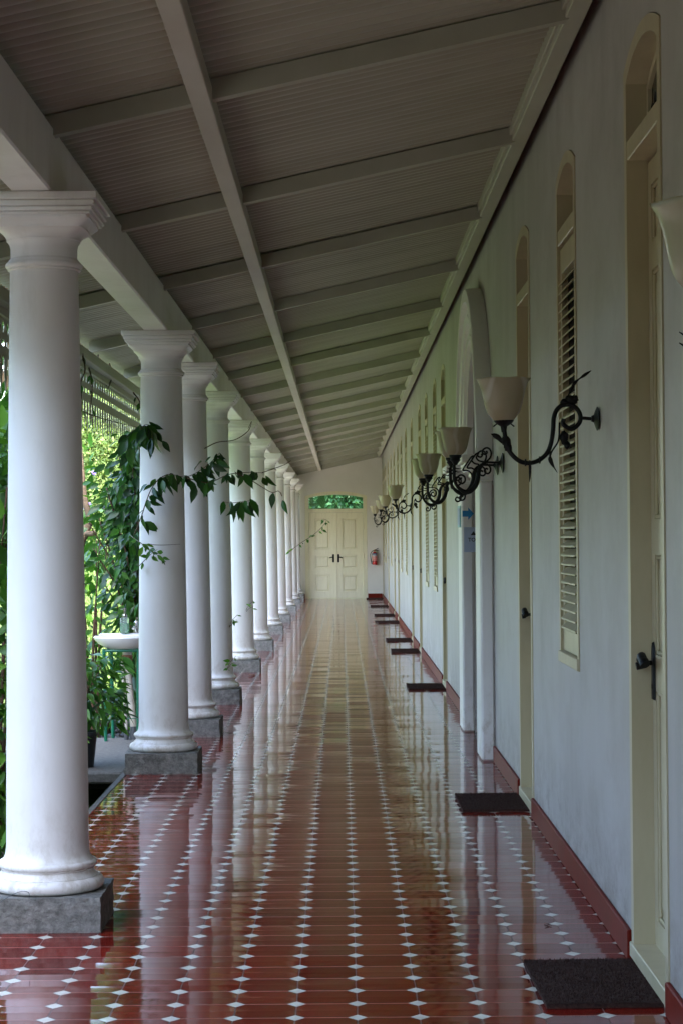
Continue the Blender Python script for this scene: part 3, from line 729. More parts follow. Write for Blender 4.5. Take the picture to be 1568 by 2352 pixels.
for i, (x, y, r) in enumerate(mpos):
    o = mat0 if i == 0 else mat0.copy()
    if i: COL.objects.link(o)
    o.location = (x, y, 0); o.rotation_euler.z = R(r); tag(o, ml[i], 'doormat', 'doormats laid before the doors')

# ------------------------------------------------------------------ wall sconces
def lamp_shade(t, P, c):
    prof = P + [(r - .004, z) for r, z in P[::-1]]
    n = len(P)
    def rf_(r, z, a, i):
        k = i if i < n else 2 * n - 1 - i; q = max(0, (k - n * .45) / (n * .55))
        return r * (1 + .016 * q * math.cos(6 * a)), z + .002 * q * math.cos(6 * a + .4)
    b = MB().lathe(prof, c, 42, rf_, cap=False); b.build('glass_shade', m_shade, t, smooth='all')
def leafy_sconce():
    t = empty('wall_sconce'); k = .000486
    q = lambda x, y, d=0: (-(1470 - x) * k, d, (610 - y) * k)
    b = MB(); b.lathe([(0, 0), (.046, .002), (.050, .006), (.034, .013), (.016, .020), (.012, .03), (0, .03)], seg=20, cap=False)
    b.v = [(-z, y, x * 1.0) for (x, y, z) in b.v]; b.build('wall_plate', m_iron, t, smooth=True)
    b = MB(); b.tube([q(1425, 612), q(1315, 603)], .0075, 10)
    b.tube(catmull([q(1178, 610), q(1172, 655), q(1240, 695), q(1300, 655), q(1318, 600), q(1295, 535), q(1240, 495), q(1170, 495), q(1120, 530), q(1092, 600), q(1085, 700), q(1068, 810), q(1030, 900), q(960, 958), q(880, 980), q(800, 962), q(730, 900), q(690, 820), q(678, 740), q(672, 690)], 5),
           .0095, 10)
    for (x, y) in ((850, 975), (970, 955), (1055, 900)): b.tube([q(x - 6, y), q(x + 6, y)], .015, 8)
    b.build('arm', m_iron, t, smooth=True)
    b = MB(); b.lathe([(0, -.045), (.010, -.044), (.014, -.02), (.030, -.010), (.041, .002), (.040, .010), (.0, .010)], q(670, 630), 18, cap=False)
    for s in (-1, 1): b.tube([q(670 + s * 60, 650), q(670 + s * 88, 672)], .003, 6)
    b.build('cup', m_iron, t, smooth=True)
    b = MB()
    def fl_(pts, w): b.tube(catmull([q(*p) for p in pts], 5), w, 8, flat=.35)
    n = 16
    fl_([(1215, 415), (1270, 310), (1340, 252), (1412, 204)], [.003, .0035, .004, .005, .006, .0065, .006, .004, .003, .004, .006, .0065, .006, .005, .003, .001])
    fl_([(1140, 640), (1130, 790), (1070, 890), (1062, 960), (1118, 1062)], [.004] * 5 + [.0035] * 5 + [.004] * 3 + [.006, .009, .009, .008, .006, .003, .002, .001])
    fl_([(560, 732), (620, 762), (665, 815)], [.001, .004, .008, .010, .011, .011, .010, .009, .008, .006, .004])
    fl_([(886, 955), (888, 1040), (882, 1140)], [.002, .004, .005, .006, .006, .005, .005, .004, .003, .002, .001])
    for (cx_, cy_, rx, rz, tw) in ((1235, 455, 60, 38, .3), (1190, 470, 45, 30, 0), (1275, 440, 30, 26, 0), (1180, 770, 42, 55, 0), (1205, 830, 30, 32, 0), (695, 815, 30, 60, 0), (715, 850, 24, 40, 0), (665, 790, 16, 35, 0)):
        b.blob(q(cx_, cy_), (rx * k, 22 * k, rz * k), 9, 6, .22)
    b.build('iron_leaves', m_iron, t, smooth='all')
    P = [(78, 625), (108, 592), (135, 555), (152, 510), (163, 460), (174, 410), (186, 360), (199, 320), (214, 290), (232, 268)]
    lamp_shade(t, [(r * k, (610 - y) * k) for r, y in P], (q(668, 610)[0], 0, 0))
    return t
def scroll_sconce():
    t = empty('wall_sconce'); k = .000441
    q = lambda x, y, d=0: (-(1350 - x) * k, d, (735 - y) * k)
    b = MB(); b.lathe([(0, 0), (.062, .002), (.066, .008), (.040, .016), (.016, .026), (.010, .034), (0, .034)], seg=20, cap=False)
    b.v = [(-z, y * .7, x) for (x, y, z) in b.v]; b.build('wall_plate', m_iron, t, smooth=True)
    b = MB(); b.tube([q(1300, 733), q(1070, 722)], .0075, 10)
    pts = catmull([q(1085, 730), q(1020, 775), q(980, 860), q(968, 960), q(935, 1060), q(865, 1140), q(790, 1160), q(715, 1125), q(655, 1060), q(625, 980), q(620, 880), q(620, 760)], 5)
    nn = len(pts); b.tube(pts, [.009 + .008 * math.sin(math.pi * min(1, i / (nn * .75))) if i < nn * .75 else .011 for i in range(nn)], 10)
    b.build('arm', m_iron, t, smooth=True)
    b = MB()
    def sc(pts, w=.006): MB().tube(catmull([q(*p) for p in pts], 5), w, 8).build('scroll', m_iron, t, smooth=True)
    sc([(1095, 715), (1150, 660), (1168, 590), (1145, 530), (1095, 512), (1045, 545), (1042, 590), (1080, 606), (1108, 580), (1095, 555)])
    sc([(1095, 745), (1145, 790), (1155, 850), (1125, 888), (1080, 880), (1068, 840), (1095, 815), (1118, 830)])
    sc([(1060, 718), (985, 700), (948, 650), (980, 592), (940, 605), (880, 690), (812, 800), (880, 808), (935, 850), (950, 910)], .0055)
    sc([(640, 1010), (670, 940), (725, 908), (775, 940), (778, 1000), (735, 1035), (692, 1010), (695, 965), (735, 955)])
    sc([(760, 1160), (780, 1210), (765, 1265), (720, 1280), (695, 1250), (715, 1215), (750, 1228)], .0055)
    for (y, s) in ((800, 1), (820, -1), (850, 1), (870, -1)): b.tube(catmull([q(620, y), q(620 + s * 50, y + 14), q(620 + s * 110, y + (8 if s > 0 else -22))], 4), [.005, .005, .005, .004, .004, .003, .002, .002, .001], 6)
    b.build('thorns', m_iron, t, smooth=True)
    b = MB(); b.lathe([(0, -.065), (.012, -.06), (.022, -.042), (.034, -.03), (.030, -.02), (.040, -.008), (.040, .004), (0, .004)], q(640, 622), 18, cap=False); b.build('cup', m_iron, t, smooth=True)
    P = [(82, 618), (118, 590), (148, 555), (168, 510), (182, 450), (194, 390), (206, 330), (222, 275), (240, 240), (260, 213)]
    lamp_shade(t, [(r * k, (735 - y) * k) for r, y in P], (q(645, 0)[0], 0, 0))
    return t
LA = leafy_sconce(); LB = scroll_sconce(); used = {id(LA): 0, id(LB): 0}
lamps = [(4.15, 'B', 'wall lamp nearest the camera, its pale glass shade cut by the right edge'),
         (8.45, 'A', 'large iron wall lamp with leaf and tendril arm beside the first louvred window'),
         (13.42, 'B', 'iron scroll wall lamp fixed on the wall just before the archway'),
         (13.88, 'B', 'iron scroll wall lamp half hidden behind the lamp before the archway'),
         (17.55, 'B', 'iron scroll wall lamp on the wall just past the archway, front of its pair'),
         (18.7, 'B', 'iron scroll wall lamp showing behind the one just past the archway'),
         (25.45, 'A', 'leafy iron wall lamp with shade standing clear, fourth shade group along the wall'),
         (31.3, 'A', 'small leafy iron wall lamp between the double window and far end lamps'),
         (38.9, 'B', 'second farthest wall lamp, small pale shade on iron scrolls'),
         (46.0, 'B', 'farthest wall lamp, its small shade seen against the end wall')]
for (y, k, lb) in lamps:
    p = LA if k == 'A' else LB
    o = p if used[id(p)] == 0 else copy_tree(p)
    used[id(p)] += 1
    o.location = (XW - .003 if not (14.4 < y < 14.9) else XW - .098, y, 2.04 if y > 5 else 1.998); o.rotation_euler = (R(random.uniform(-1.2, 1.2)), 0, R(random.uniform(-2.5, 2.5))); tag(o, lb, 'wall lamp', 'glass wall lamps along the right wall')

# ------------------------------------------------------------------ signs, socket, extinguisher
yf = AY1 - .004
b = MB(); z = 1.748
P2 = [(.967, z - .024), (1.012, z - .024), (1.012, z - .050), (1.058, z), (1.012, z + .050), (1.012, z + .024), (.967, z + .024)]
b.add([(x + .0, yf, zz) for x, zz in P2] + [(x, yf + .003, zz) for x, zz in P2], [tuple(range(7)), tuple(range(13, 6, -1))] + [(i, (i + 1) % 7, 7 + (i + 1) % 7, 7 + i) for i in range(7)])
# the jamb of the far pilaster carries both signs
tag(b.build('arrow_sign', m_blue), 'blue arrow sign pointing right on the inner face of the archway', 'sign')
t = empty('paper_sign', (.978, yf, 1.44), label='pale blue paper notice with black letters below the blue arrow', cat='sign')
MB().box(0, .215, 0, .003, 0, .20).build('paper', m_paper, t)
b = MB(); b.add([(.052, -.002, .135), (.098, -.002, .135), (.075, -.002, .168), (.052, -.0003, .135), (.098, -.0003, .135), (.075, -.0003, .168)], [(0, 1, 2), (3, 5, 4), (0, 3, 4, 1), (1, 4, 5, 2), (2, 5, 3, 0)]); b.build('triangle', m_black, t)
def text(s, size, m, parent, loc, rot, name='lettering', ext=.0006, bold=True):
    c = bpy.data.curves.new(name, 'FONT'); c.body = s; c.size = size; c.extrude = ext; c.offset = size * .02 if bold else 0
    o = bpy.data.objects.new(name, c); COL.objects.link(o); dg = bpy.context.evaluated_depsgraph_get()
    me = bpy.data.meshes.new_from_object(o.evaluated_get(dg)); bpy.data.objects.remove(o)
    me.materials.clear(); me.materials.append(m); q = bpy.data.objects.new(name, me); COL.objects.link(q); q.parent = parent; q.location = loc; q.rotation_euler = rot; return q
text('TO', .042, m_black, t, (.032, -.0015, .085), (R(90), 0, 0))
b = MB().cbox(.952, .9585, 16.68, 17.02, 1.64, 1.815, .002)
t = empty('wall_plaque', (0, 0, 0), label='small light blue plaque seen edge-on on the far pilaster of the archway', cat='sign')
b.build('board', m_cyan, t); MB().cbox(.950, .9515, 16.70, 17.0, 1.66, 1.795, .0006).build('face', m_paper, t)
t = empty('power_socket', (XW - .001, 17.28, .56), label='small white power socket low on the wall just past the archway', cat='socket')
MB().cbox(-.009, 0, -.045, .045, 0, .09, .003).build('face_plate', m_white, t); b = MB()
for dy in (-.012, .012): b.box(-.0105, -.0095, dy - .003, dy + .003, .035, .055)
b.build('pin_holes', m_black, t)
# fire extinguisher
t = empty('fire_extinguisher', (.842, YE - .085, .866), label='red fire extinguisher with blue band label hung on the end wall', cat='fire extinguisher')
b = MB(); rr = .066
b.lathe([(0, .0), (rr - .008, .0), (rr, .008), (rr, .275), (rr - .004, .295), (rr - .018, .315), (.028, .330), (.020, .336), (0, .336)], seg=32, cap=False); b.build('cylinder', m_red, t, smooth=True)
def sleeve(r, a0, a1, z0, z1, n=18):
    b = MB(); vs = []
    for k in range(n + 1):
        a = a0 + (a1 - a0) * k / n; vs += [(r * math.cos(a), r * math.sin(a), z0), (r * math.cos(a), r * math.sin(a), z1)]
    b.add(vs, [(2 * i, 2 * i + 2, 2 * i + 3, 2 * i + 1) for i in range(n)]); return b
sleeve(rr + .0008, R(190), R(345), .10, .24).build('instruction_label', m_label, t, smooth='all')
sleeve(rr + .0012, R(192), R(340), .243, .298).build('brand_band', m_navy, t, smooth='all')
sleeve(rr + .0012, R(195), R(335), .222, .242).build('white_stripe', m_white, t, smooth='all')
for a in (205, 318): sleeve(rr + .0014, R(a), R(a + 12), .105, .135, 4).build('pictogram', m_white, t)
for j in range(5): sleeve(rr + .0014, R(215), R(300 - 6 * (j % 2)), .150 + j * .014, .153 + j * .014, 8).build('text_line', m_white, t)
lt = text('ONATA', .036, m_white, t, (-.052, -.0, .256), (R(90), 0, 0), 'lettering', .0002)
for v in lt.data.vertices:                                # wrap the word round the cylinder
    x = v.co.x - .052; a = x / rr; v.co.x = rr * math.sin(a) * 1.0 + .052; v.co.z = v.co.z + rr * math.cos(a) + .0022
b = MB(); b.lathe([(.016, .334), (.018, .345), (.014, .36), (.02, .366), (.02, .385), (.012, .392), (0, .392)], seg=14, cap=False); b.build('valve', m_brass, t, smooth=True)
b = MB(); b.tube(catmull([(-.005, 0, .375), (.04, -.01, .40), (.095, -.012, .428)], 4), [.011] * 3 + [.009] * 6, 8, flat=.6); b.tube(catmull([(0, 0, .368), (.05, -.01, .372), (.11, -.012, .352)], 4), [.010] * 3 + [.008] * 6, 8, flat=.6); b.build('operating_levers', m_black, t, smooth=True)
b = MB(); b.tube(catmull([(-.01, 0, .36), (-.05, -.005, .358), (-.095, -.01, .31), (-.108, -.01, .24), (-.098, -.02, .15), (-.082, -.03, .07), (-.078, -.03, .02)], 6), [.009] * 25 + [.012] * 12, 8); b.build('hose', m_black, t, smooth=True)
b = MB(); b.box(-.108, .07, -rr - .006, -rr - .001, .084, .090); b.build('strap', m_black, t); MB().box(-.01, .01, .062, .084, .24, .30).build('wall_hook', m_black, t)

# ------------------------------------------------------------------ washbasin, soap, pot plants
t = empty('washbasin', (-1.68, 16.18, 0), label='white oval washbasin on a green metal stand between the second and third columns', cat='washbasin')
b = MB(); S2 = 1.02
outer = [(.03, .695), (.10, .700), (.155, .718), (.205, .752), (.232, .785), (.238, .800), (.230, .812), (.215, .812), (.200, .795), (.150, .745), (.05, .722), (0, .720)]
b.lathe(outer, seg=40, cap=False, rfun=lambda r, z, a, i: (r * 1.04, z)); b.v = [(x * 1.06, y * .95, z) for x, y, z in b.v]; b.cbox(-.24, .24, .14, .25, .775, .822, .012)
b.build('basin', m_porc, t, smooth=True)
b = MB(); b.lathe([(.035, .66), (.040, .695)], seg=16); b.build('drain_collar', m_porc, t, smooth=True)
b = MB(); b.lathe([(.034, .585), (.036, .60), (.040, .605), (.040, .635), (.043, .64), (.043, .66), (.034, .661)], seg=18); b.build('pipe_fitting', m_rust, t, smooth=True)
b = MB(); b.tube([(.0, 0, .59), (.045, .01, .09)], .026, 14); b.build('drain_pipe', m_pvc, t, smooth=True)
b = MB(); b.tube(catmull([(-.005, -.01, .62), (-.035, -.02, .61), (-.038, -.02, .55), (-.03, -.02, .45), (-.008, -.02, .08)], 5), [.010] * 8 + [.012] * 13, 10); b.build('supply_pipe', m_pvc, t, smooth=True)
b = MB(); b.lathe([(.028, .0), (.030, .10), (.026, .102)], (.045, .01, 0), 14); b.lathe([(.018, .0), (.019, .07), (.014, .072)], (-.008, -.02, 0), 12); b.build('pipe_socket', m_dgrey, t, smooth=True)
for (x, y) in ((-.165, -.13), (-.135, .12), (.098, -.13), (.112, .12)):
    MB().tube([(x * 1.02, y, .715), (x * .95, y, .001)], .0135, 10).build('leg', m_green, t, smooth=True)
b = MB()
for (p, q_) in (((-.165, -.13), (.098, -.13)), ((-.135, .12), (.112, .12)), ((-.165, -.13), (-.135, .12)), ((.098, -.13), (.112, .12))): MB().tube([(*p, .700), (*q_, .700)], .011, 8).build('rail', m_green, t, smooth=True)
MB().tube([(-.158, -.12, .17), (.11, -.12, .175)], .004, 6).build('rail', m_green, t, smooth=True)
b = MB(); b.lathe([(.022, 0), (.024, .01), (.017, .03), (.015, .07), (.019, .085), (.010, .1), (0, .1)], (.055, -.18 + .36, .822), 12, cap=False)
b.tube(catmull([(.055, .18, .86), (.045, .14, .875), (.035, .11, .86)], 4), .010, 8); b.tube([(.055, .18, .915), (.062, .15, .945)], .008, 8); b.build('tap', m_chrome, t, smooth=True)
t = empty('soap_dispenser', (-1.715, 16.34, .823), label='square glass soap dispenser with green liquid and metal pump on the washbasin', cat='soap dispenser')
MB().cbox(-.034, .034, -.034, .034, 0, .125, .008).build('bottle', m_clear, t)
MB().cbox(-.029, .029, -.029, .029, .005, .080, .005).build('soap', m_liquid, t)
b = MB(); b.lathe([(.02, .125), (.022, .14), (.018, .15), (.008, .152), (.008, .185), (.012, .187), (.012, .2), (0, .2)], seg=14, cap=False); b.tube([(0, 0, .194), (-.03, -.01, .19)], .005, 6); b.build('pump', m_chrome, t, smooth=True)

def arching(b, p, az, L, h, w, n=8, end=.25):
    """a strap leaf that rises and bends over"""
    vs = []; d = Vector((math.cos(az), math.sin(az), 0)); s = Vector((-d.y, d.x, 0))
    for k in range(n + 1):
        t = k / n; c = Vector(p) + d * (L * t) + Vector((0, 0, h * (4 * t * (1 - t) * .75 + t * end)))
        ww = w * math.sin(math.pi * min(1, .12 + t * .88)) ** .7 * .5
        vs += [c - s * ww + Vector((0, 0, ww * .35)), c, c + s * ww + Vector((0, 0, ww * .35))]
    b.add(vs, [f for k in range(n) for f in ((3 * k, 3 * k + 1, 3 * k + 4, 3 * k + 3), (3 * k + 1, 3 * k + 2, 3 * k + 5, 3 * k + 4))])
def potted(loc, label, strap=True):
    t = empty('potted_plant', loc, label=label, cat='potted plant')
    b = MB(); b.lathe([(0, 0), (.095, 0), (.118, .215), (.130, .217), (.132, .245), (.122, .247), (.118, .225), (0, .222)], seg=26, cap=False); b.build('pot', m_pot, t, smooth=True)
    MB().lathe([(0, .2235), (.117, .2235)], seg=20, cap=False).build('soil', m_soil, t)
    return t
t = potted((-1.81, 14.25, 0), 'black plastic pot with dark leafy plant on the slab left of the second column')
b = MB()
for (az, L, h, w) in ((R(-12), .52, .16, .06), (R(-25), .44, .26, .05), (R(100), .3, .3, .05), (R(160), .38, .25, .05), (R(200), .35, .3, .05), (R(60), .34, .35, .05), (R(130), .30, .45, .045), (R(240), .3, .3, .05), (R(300), .22, .26, .05)): arching(b, (0, 0, .23), az, L, h, w)
b.build('strap_leaves', m_strap, t, smooth='all')
P, D, N_, L, W = [], [], [], [], []
for k in range(330):
    r = random.random() ** .5 * .24; a = random.uniform(0, 6.28); z = random.uniform(.30, .78)
    P.append((r * math.cos(a) + .08, r * math.sin(a), z)); D.append((math.cos(a) + random.gauss(0, .5), math.sin(a) + random.gauss(0, .5), random.gauss(-.25, .5))); N_.append((random.gauss(0, .4), random.gauss(0, .4), 1)); L.append(random.uniform(.07, .14)); W.append(random.uniform(.03, .055))
leaves_obj('leaves', m_leafm, P, D, N_, L, W, t)
b = MB()
for k in range(9):
    a = k * .7; b.tube(catmull([(0, 0, .22), (.06 * math.cos(a), .06 * math.sin(a), .45), (.15 * math.cos(a), .15 * math.sin(a), .70)], 4), [.006] * 3 + [.004] * 6, 6)
b.build('stems', m_stem, t, smooth='all')

# ------------------------------------------------------------------ creepers and vines
def branch_leaves(path, n, L0, spread=.04, hang=.8, out=None, s=None):
    path = [Vector(p) for p in path]; P, D, N_, L, W = out
    for k in range(n):
        f = (k + random.random()) / n * (len(path) - 1); i = min(int(f), len(path) - 2); p = path[i].lerp(path[i + 1], f - i)
        tdir = (path[i + 1] - path[i]).normalized()
        side = Vector((random.gauss(0, 1), random.gauss(0, 1), random.gauss(0, .5)))
        d = (tdir * .4 + side * .6 + Vector((0, 0, -hang))).normalized()
        P.append(p + side * spread * random.random()); D.append(d); N_.append((random.gauss(0, .7), -1 + random.gauss(0, .5), .5 + random.gauss(0, .4)))
        l = L0 * random.uniform(.55, 1.2); L.append(l); W.append(l * random.uniform(.36, .5))
# main creeper: woody stems by the second column with cascading dark leaves
t = empty('climbing_creeper', (-1.72, 17.0, -.40), label='dense dark green creeper hanging left of the second column above the washbasin', cat='climbing plant')
o3 = lambda v: tuple(Vector(v) - Vector((-1.72, 17.0, -.40)))
b = MB(); out = ([], [], [], [], [])
stems = []
for (x0, x1, y1, top) in ((318, 322, 985, .010), (312, 300, 1010, .008), (300, 285, 1080, .007), (322, 340, 1000, .006), (290, 262, 1150, .006), (280, 225, 1180, .005), (305, 245, 1120, .006), (295, 215, 1260, .005), (310, 275, 1050, .006), (300, 205, 1200, .005), (285, 235, 1330, .005)):
    yb = random.uniform(16.75, 17.5); p0 = at(max(x0, 309) + random.uniform(0, 14), 1640, yb); p0.z = -.4; p2 = at(x1, y1, yb - .15); p1 = at(min(330, (x0 * .75 + x1 * .25) + 12), (1560 + y1) / 2, yb)
    pth = catmull([p0, p1, p2], 8); stems.append(pth); b.tube([o3(p) for p in pth], [top + .006 * (1 - i / len(pth)) for i in range(len(pth))], 6)
b.build('stems', m_stem, t, smooth='all')
stems_ = stems
for pth, n in zip(stems, (190, 200, 130, 60, 60, 26, 80, 22, 120, 20, 24)): branch_leaves(pth[4:], n, .115, .17 if n > 100 else .12, .9, out)
# upper sprig in front of the second column
for k in range(620):                                       # thick mass hugging the post
    q = random.random(); y = random.uniform(1000, 1640); xx = random.uniform(262 + 26 * abs(math.sin(y / 60)) + max(0, (y - 1400) / 12), 332)
    p = at(xx, y, random.uniform(16.7, 17.6)); out[0].append(p); out[1].append((random.gauss(-.3, .5), random.gauss(0, .5), -1.1)); out[2].append((random.gauss(0, .6), -1, .5)); l = random.uniform(.08, .16); out[3].append(l); out[4].append(l * random.uniform(.34, .46))
P = [o3(p) for p in out[0]]
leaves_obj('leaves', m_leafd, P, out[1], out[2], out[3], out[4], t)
b = MB(); pp = at(318, 1640, 17.3); b.tube([o3((pp.x, 17.3, -.45)), o3((pp.x + .005, 17.3, 2.35))], .04, 8); b.build('post', m_bark, t, smooth=True)

def vine(name, label, paths, nl, L0, leafm, cat='vine', hang=.8, spread=.02, rad=.004, extra=None):
    base = Vector(paths[0][0]); t = empty(name, base, label=label, cat=cat); b = MB(); out = ([], [], [], [], [])
    for pth, n in zip(paths, nl):
        c = catmull([Vector(p) - base for p in pth], 7); m = len(c); b.tube(c, [rad * (1 - .65 * i / m) for i in range(m)], 6)
        if n: branch_leaves(c, n, L0, spread, hang, out)
    b.build('stem', m_stem, t, smooth='all')
    leaves_obj('leaves', leafm, *out, t, droop=.18)
    return t
Yv = 13.45
vine('trailing_vine', 'long leafy vine reaching across the corridor in front of the second to fifth columns',
     [[at(300, 1250, 14.5), at(322, 1195, 13.8), at(350, 1120, Yv), at(385, 1090, Yv), at(430, 1095, 13.4), at(475, 1070, 13.4), at(505, 1040, 13.4)],
      [at(430, 1098, 13.4), at(480, 1108, 13.4), at(525, 1090, 13.4), at(570, 1085, 13.45), at(602, 1086, 13.5)],
      [at(602, 1086, 13.5), at(652, 1068, 13.5), at(668, 1058, 13.5)],
      [at(540, 1085, 13.4), at(580, 1105, 13.4), at(622, 1130, 13.4), at(640, 1128, 13.4), at(648, 1140, 13.4), at(645, 1130, 13.4)],
      [at(470, 1030, 13.4), at(500, 1016, 13.4), at(540, 1010, 13.4), at(570, 990, 13.5), at(578, 968, 13.5), at(570, 985, 13.5)]],
     [80, 26, 0, 3, 0], .105, m_leafd, hang=1.0, spread=.035)
vine('hanging_sprig', 'short dark sprig drooping over the upper left of the second column',
     [[at(318, 1040, 14.3), at(325, 985, 13.65), at(345, 978, 13.6), at(352, 1010, 13.6)], [at(300, 1080, 14.5), at(300, 1010, 14.0), at(325, 975, 13.7)]], [26, 40], .125, m_leafd, hang=1.0, spread=.05)
vine('green_twig', 'thin twig of light green leaves across the middle of the second column',
     [[at(300, 1230, 14.3), at(325, 1248, 13.6), at(352, 1268, 13.55), at(378, 1285, 13.55)], [at(335, 1250, 13.6), at(370, 1252, 13.5), at(414, 1250, 13.5)], [at(320, 1300, 13.9), at(345, 1275, 13.6), at(362, 1262, 13.6)]], [16, 0, 7], .075, m_leafm, hang=.3, spread=.02, rad=.003)
vine('leaf_tuft', 'tuft of broad green leaves sticking out right of the fourth column',
     [[at(500, 1150, 19.9), at(530, 1155, 19.4), at(560, 1152, 19.3), at(575, 1150, 19.3)]], [13], .17, m_leafd, hang=1.3, spread=.03)
vine('far_vine', 'thin leafy vine slanting up before the far double door',
     [[at(664, 1268, 43.4), at(690, 1248, 43.2), at(718, 1230, 43.1), at(738, 1212, 43.), at(750, 1196, 43.), at(742, 1192, 43.)]], [15], .11, m_leafm, hang=.7, spread=.03, rad=.008)
for (x, y, Y, lb) in ((574, 1388, 24.4, 'small green shoot beside the base of the fifth column'), (538, 1420, 19.7, 'small leafy plant growing beside the fourth column'), (534, 1515, 19.6, 'little green weed at the foot of the fourth column')):
    Y += .0
    vine('small_plant', lb, [[at(x - 14, y + 25, Y), at(x - 4, y + 5, Y - .2), at(x + 8, y - 8, Y - .2)], [at(x - 14, y + 25, Y), at(x - 2, y + 10, Y - .2), at(x + 8, y + 6, Y - .2)]], [4, 3], .07, m_leafm, cat='plant', hang=.2)
t = vine('hanging_tendrils', 'thin dark tendrils hanging down over the pierced valance',
     [[at(190, 812, 15.4), at(196, 850, 15.3), at(186, 880, 15.2), at(190, 930, 15.2)], [at(205, 845, 15.9), at(212, 880, 15.8), at(209, 940, 15.7), at(214, 985, 15.7)], [at(226, 815, 17.0), at(227, 850, 16.9)],
      [at(252, 835, 17.8), at(258, 860, 17.7), at(250, 890, 17.6), at(238, 902, 17.6)], [at(306, 900, 19.2), at(322, 925, 19.0), at(324, 965, 18.9), at(315, 990, 18.9)], [at(178, 940, 15.0), at(215, 955, 15.6), at(260, 968, 17.0), at(330, 985, 19.0)]],
     [4, 9, 0, 2, 8, 3], .07, m_leafd, hang=1.0, rad=.007)
# wire loop on the nearest plinth
b = MB(); b.tube(catmull([at(-6, 2078, 8.2), at(20, 2060, 8.17), at(48, 2048, 8.15), at(66, 2050, 8.14), at(68, 2064, 8.14)], 5), .0015, 5)
tag(b.build('loose_wire', m_dgrey, smooth='all'), 'thin curved wire lying over the base of the nearest column', 'wire')

# ------------------------------------------------------------------ shrubs, hedge, trees, grass
def shrub(name, label, c, size, n, lm, L0, cat='shrub', group=None, fine=True, stems=6, hollow=.35):
    g0 = float(ground(np.array(c[0]), np.array(c[1]))); t = empty(name, (c[0], c[1], g0), label=label, cat=cat, group=group)
    d = rand_dirs(n); rad = rng.uniform(hollow, 1, n) ** .6
    lump = 1 + .22 * np.sin(d[:, 0] * 7 + 1.3) * np.cos(d[:, 1] * 6) + .16 * np.sin(d[:, 2] * 9 + d[:, 0] * 5)
    P = d * (rad * lump)[:, None] * np.array(size) * .5; P[:, 2] += size[2] * .52; P = P[P[:, 2] > .02]; n = len(P); d = d[:n]
    D = P - np.array([0, 0, size[2] * .35]); D /= np.linalg.norm(D, axis=1, keepdims=True) + 1e-6; D = D + rng.normal(size=(n, 3)) * .6; D[:, 2] -= .2
    N_ = D * .4 + np.array([0, 0, .8]) + rng.normal(size=(n, 3)) * .5
    L = rng.uniform(.6, 1.25, n) * L0
    leaves_obj('leaves', lm, P, D, N_, L, L * rng.uniform(.35, .5, n), t, fine)
    b = MB()
    for k in range(stems):
        a = 6.28 * k / stems; b.tube(catmull([(.05 * math.cos(a), .05 * math.sin(a), -.05), (.15 * size[0] * math.cos(a), .15 * size[1] * math.sin(a), size[2] * .4), (.3 * size[0] * math.cos(a + .3), .3 * size[1] * math.sin(a + .3), size[2] * .8)], 4), [.02] * 3 + [.012] * 3 + [.006] * 3, 6)
    b.build('stems', m_stem, t, smooth='all'); return t
shrub('shrub', 'dense green shrub outside the veranda, left of the nearest column', (-2.12, 12.3), (.85, 1.6, 3.1), 2600, m_leafm, .14)
shrub('shrub', 'low broadleaved shrub on the lawn edge behind the washbasin', (-2.0, 18.3), (.7, .9, .55), 380, m_leafm, .12)
shrub('shrub', 'thin green shrub with yellow-green tips rising between the first two columns', (-2.12, 17.4), (.5, .8, 2.4), 170, m_leafm, .13, hollow=.05)
shrub('flowering_shrub', 'leafy climber with small purple flowers under the pierced valance', (-3.05, 22.0), (.9, 1.6, 3.4), 420, m_leafm, .15, hollow=.1)
fs_ = bpy.data.objects['flowering_shrub']; f0 = None
for k in range(26):
    o = None
    if f0 is None:
        aa = np.arange(5) * 1.2566; dd5 = np.stack([np.cos(aa), np.sin(aa) * .3 , np.sin(aa)], 1)
        f0 = o = leaves_obj('flower', m_petal, np.zeros((5, 3)), dd5, np.tile([[0, -1., 0]], (5, 1)), np.full(5, .034), np.full(5, .026), fs_)
    else: o = f0.copy(); COL.objects.link(o); o.parent = fs_
    o.location = (random.uniform(-.3, .45), random.uniform(-.8, .2), random.uniform(2.1, 3.2)); o.rotation_euler = (random.uniform(-.5, .5), 0, random.uniform(-.6, .6))
b = MB(); b0 = Vector(fs_.location)
b.tube(catmull([at(176, 1300, 19.) - b0, at(186, 1245, 19.) - b0, at(196, 1225, 19.) - b0, at(206, 1190, 19.) - b0, at(196, 1150, 19.) - b0, at(190, 1090, 19.1) - b0, at(184, 1010, 19.3) - b0], 6), [.05 - .0009 * i for i in range(37)], 8)
b.tube(catmull([at(196, 1225, 19.) - b0, at(212, 1226, 18.9) - b0, at(222, 1222, 18.9) - b0], 5), .025, 8)
b.build('branch', m_bark, fs_, smooth='all')
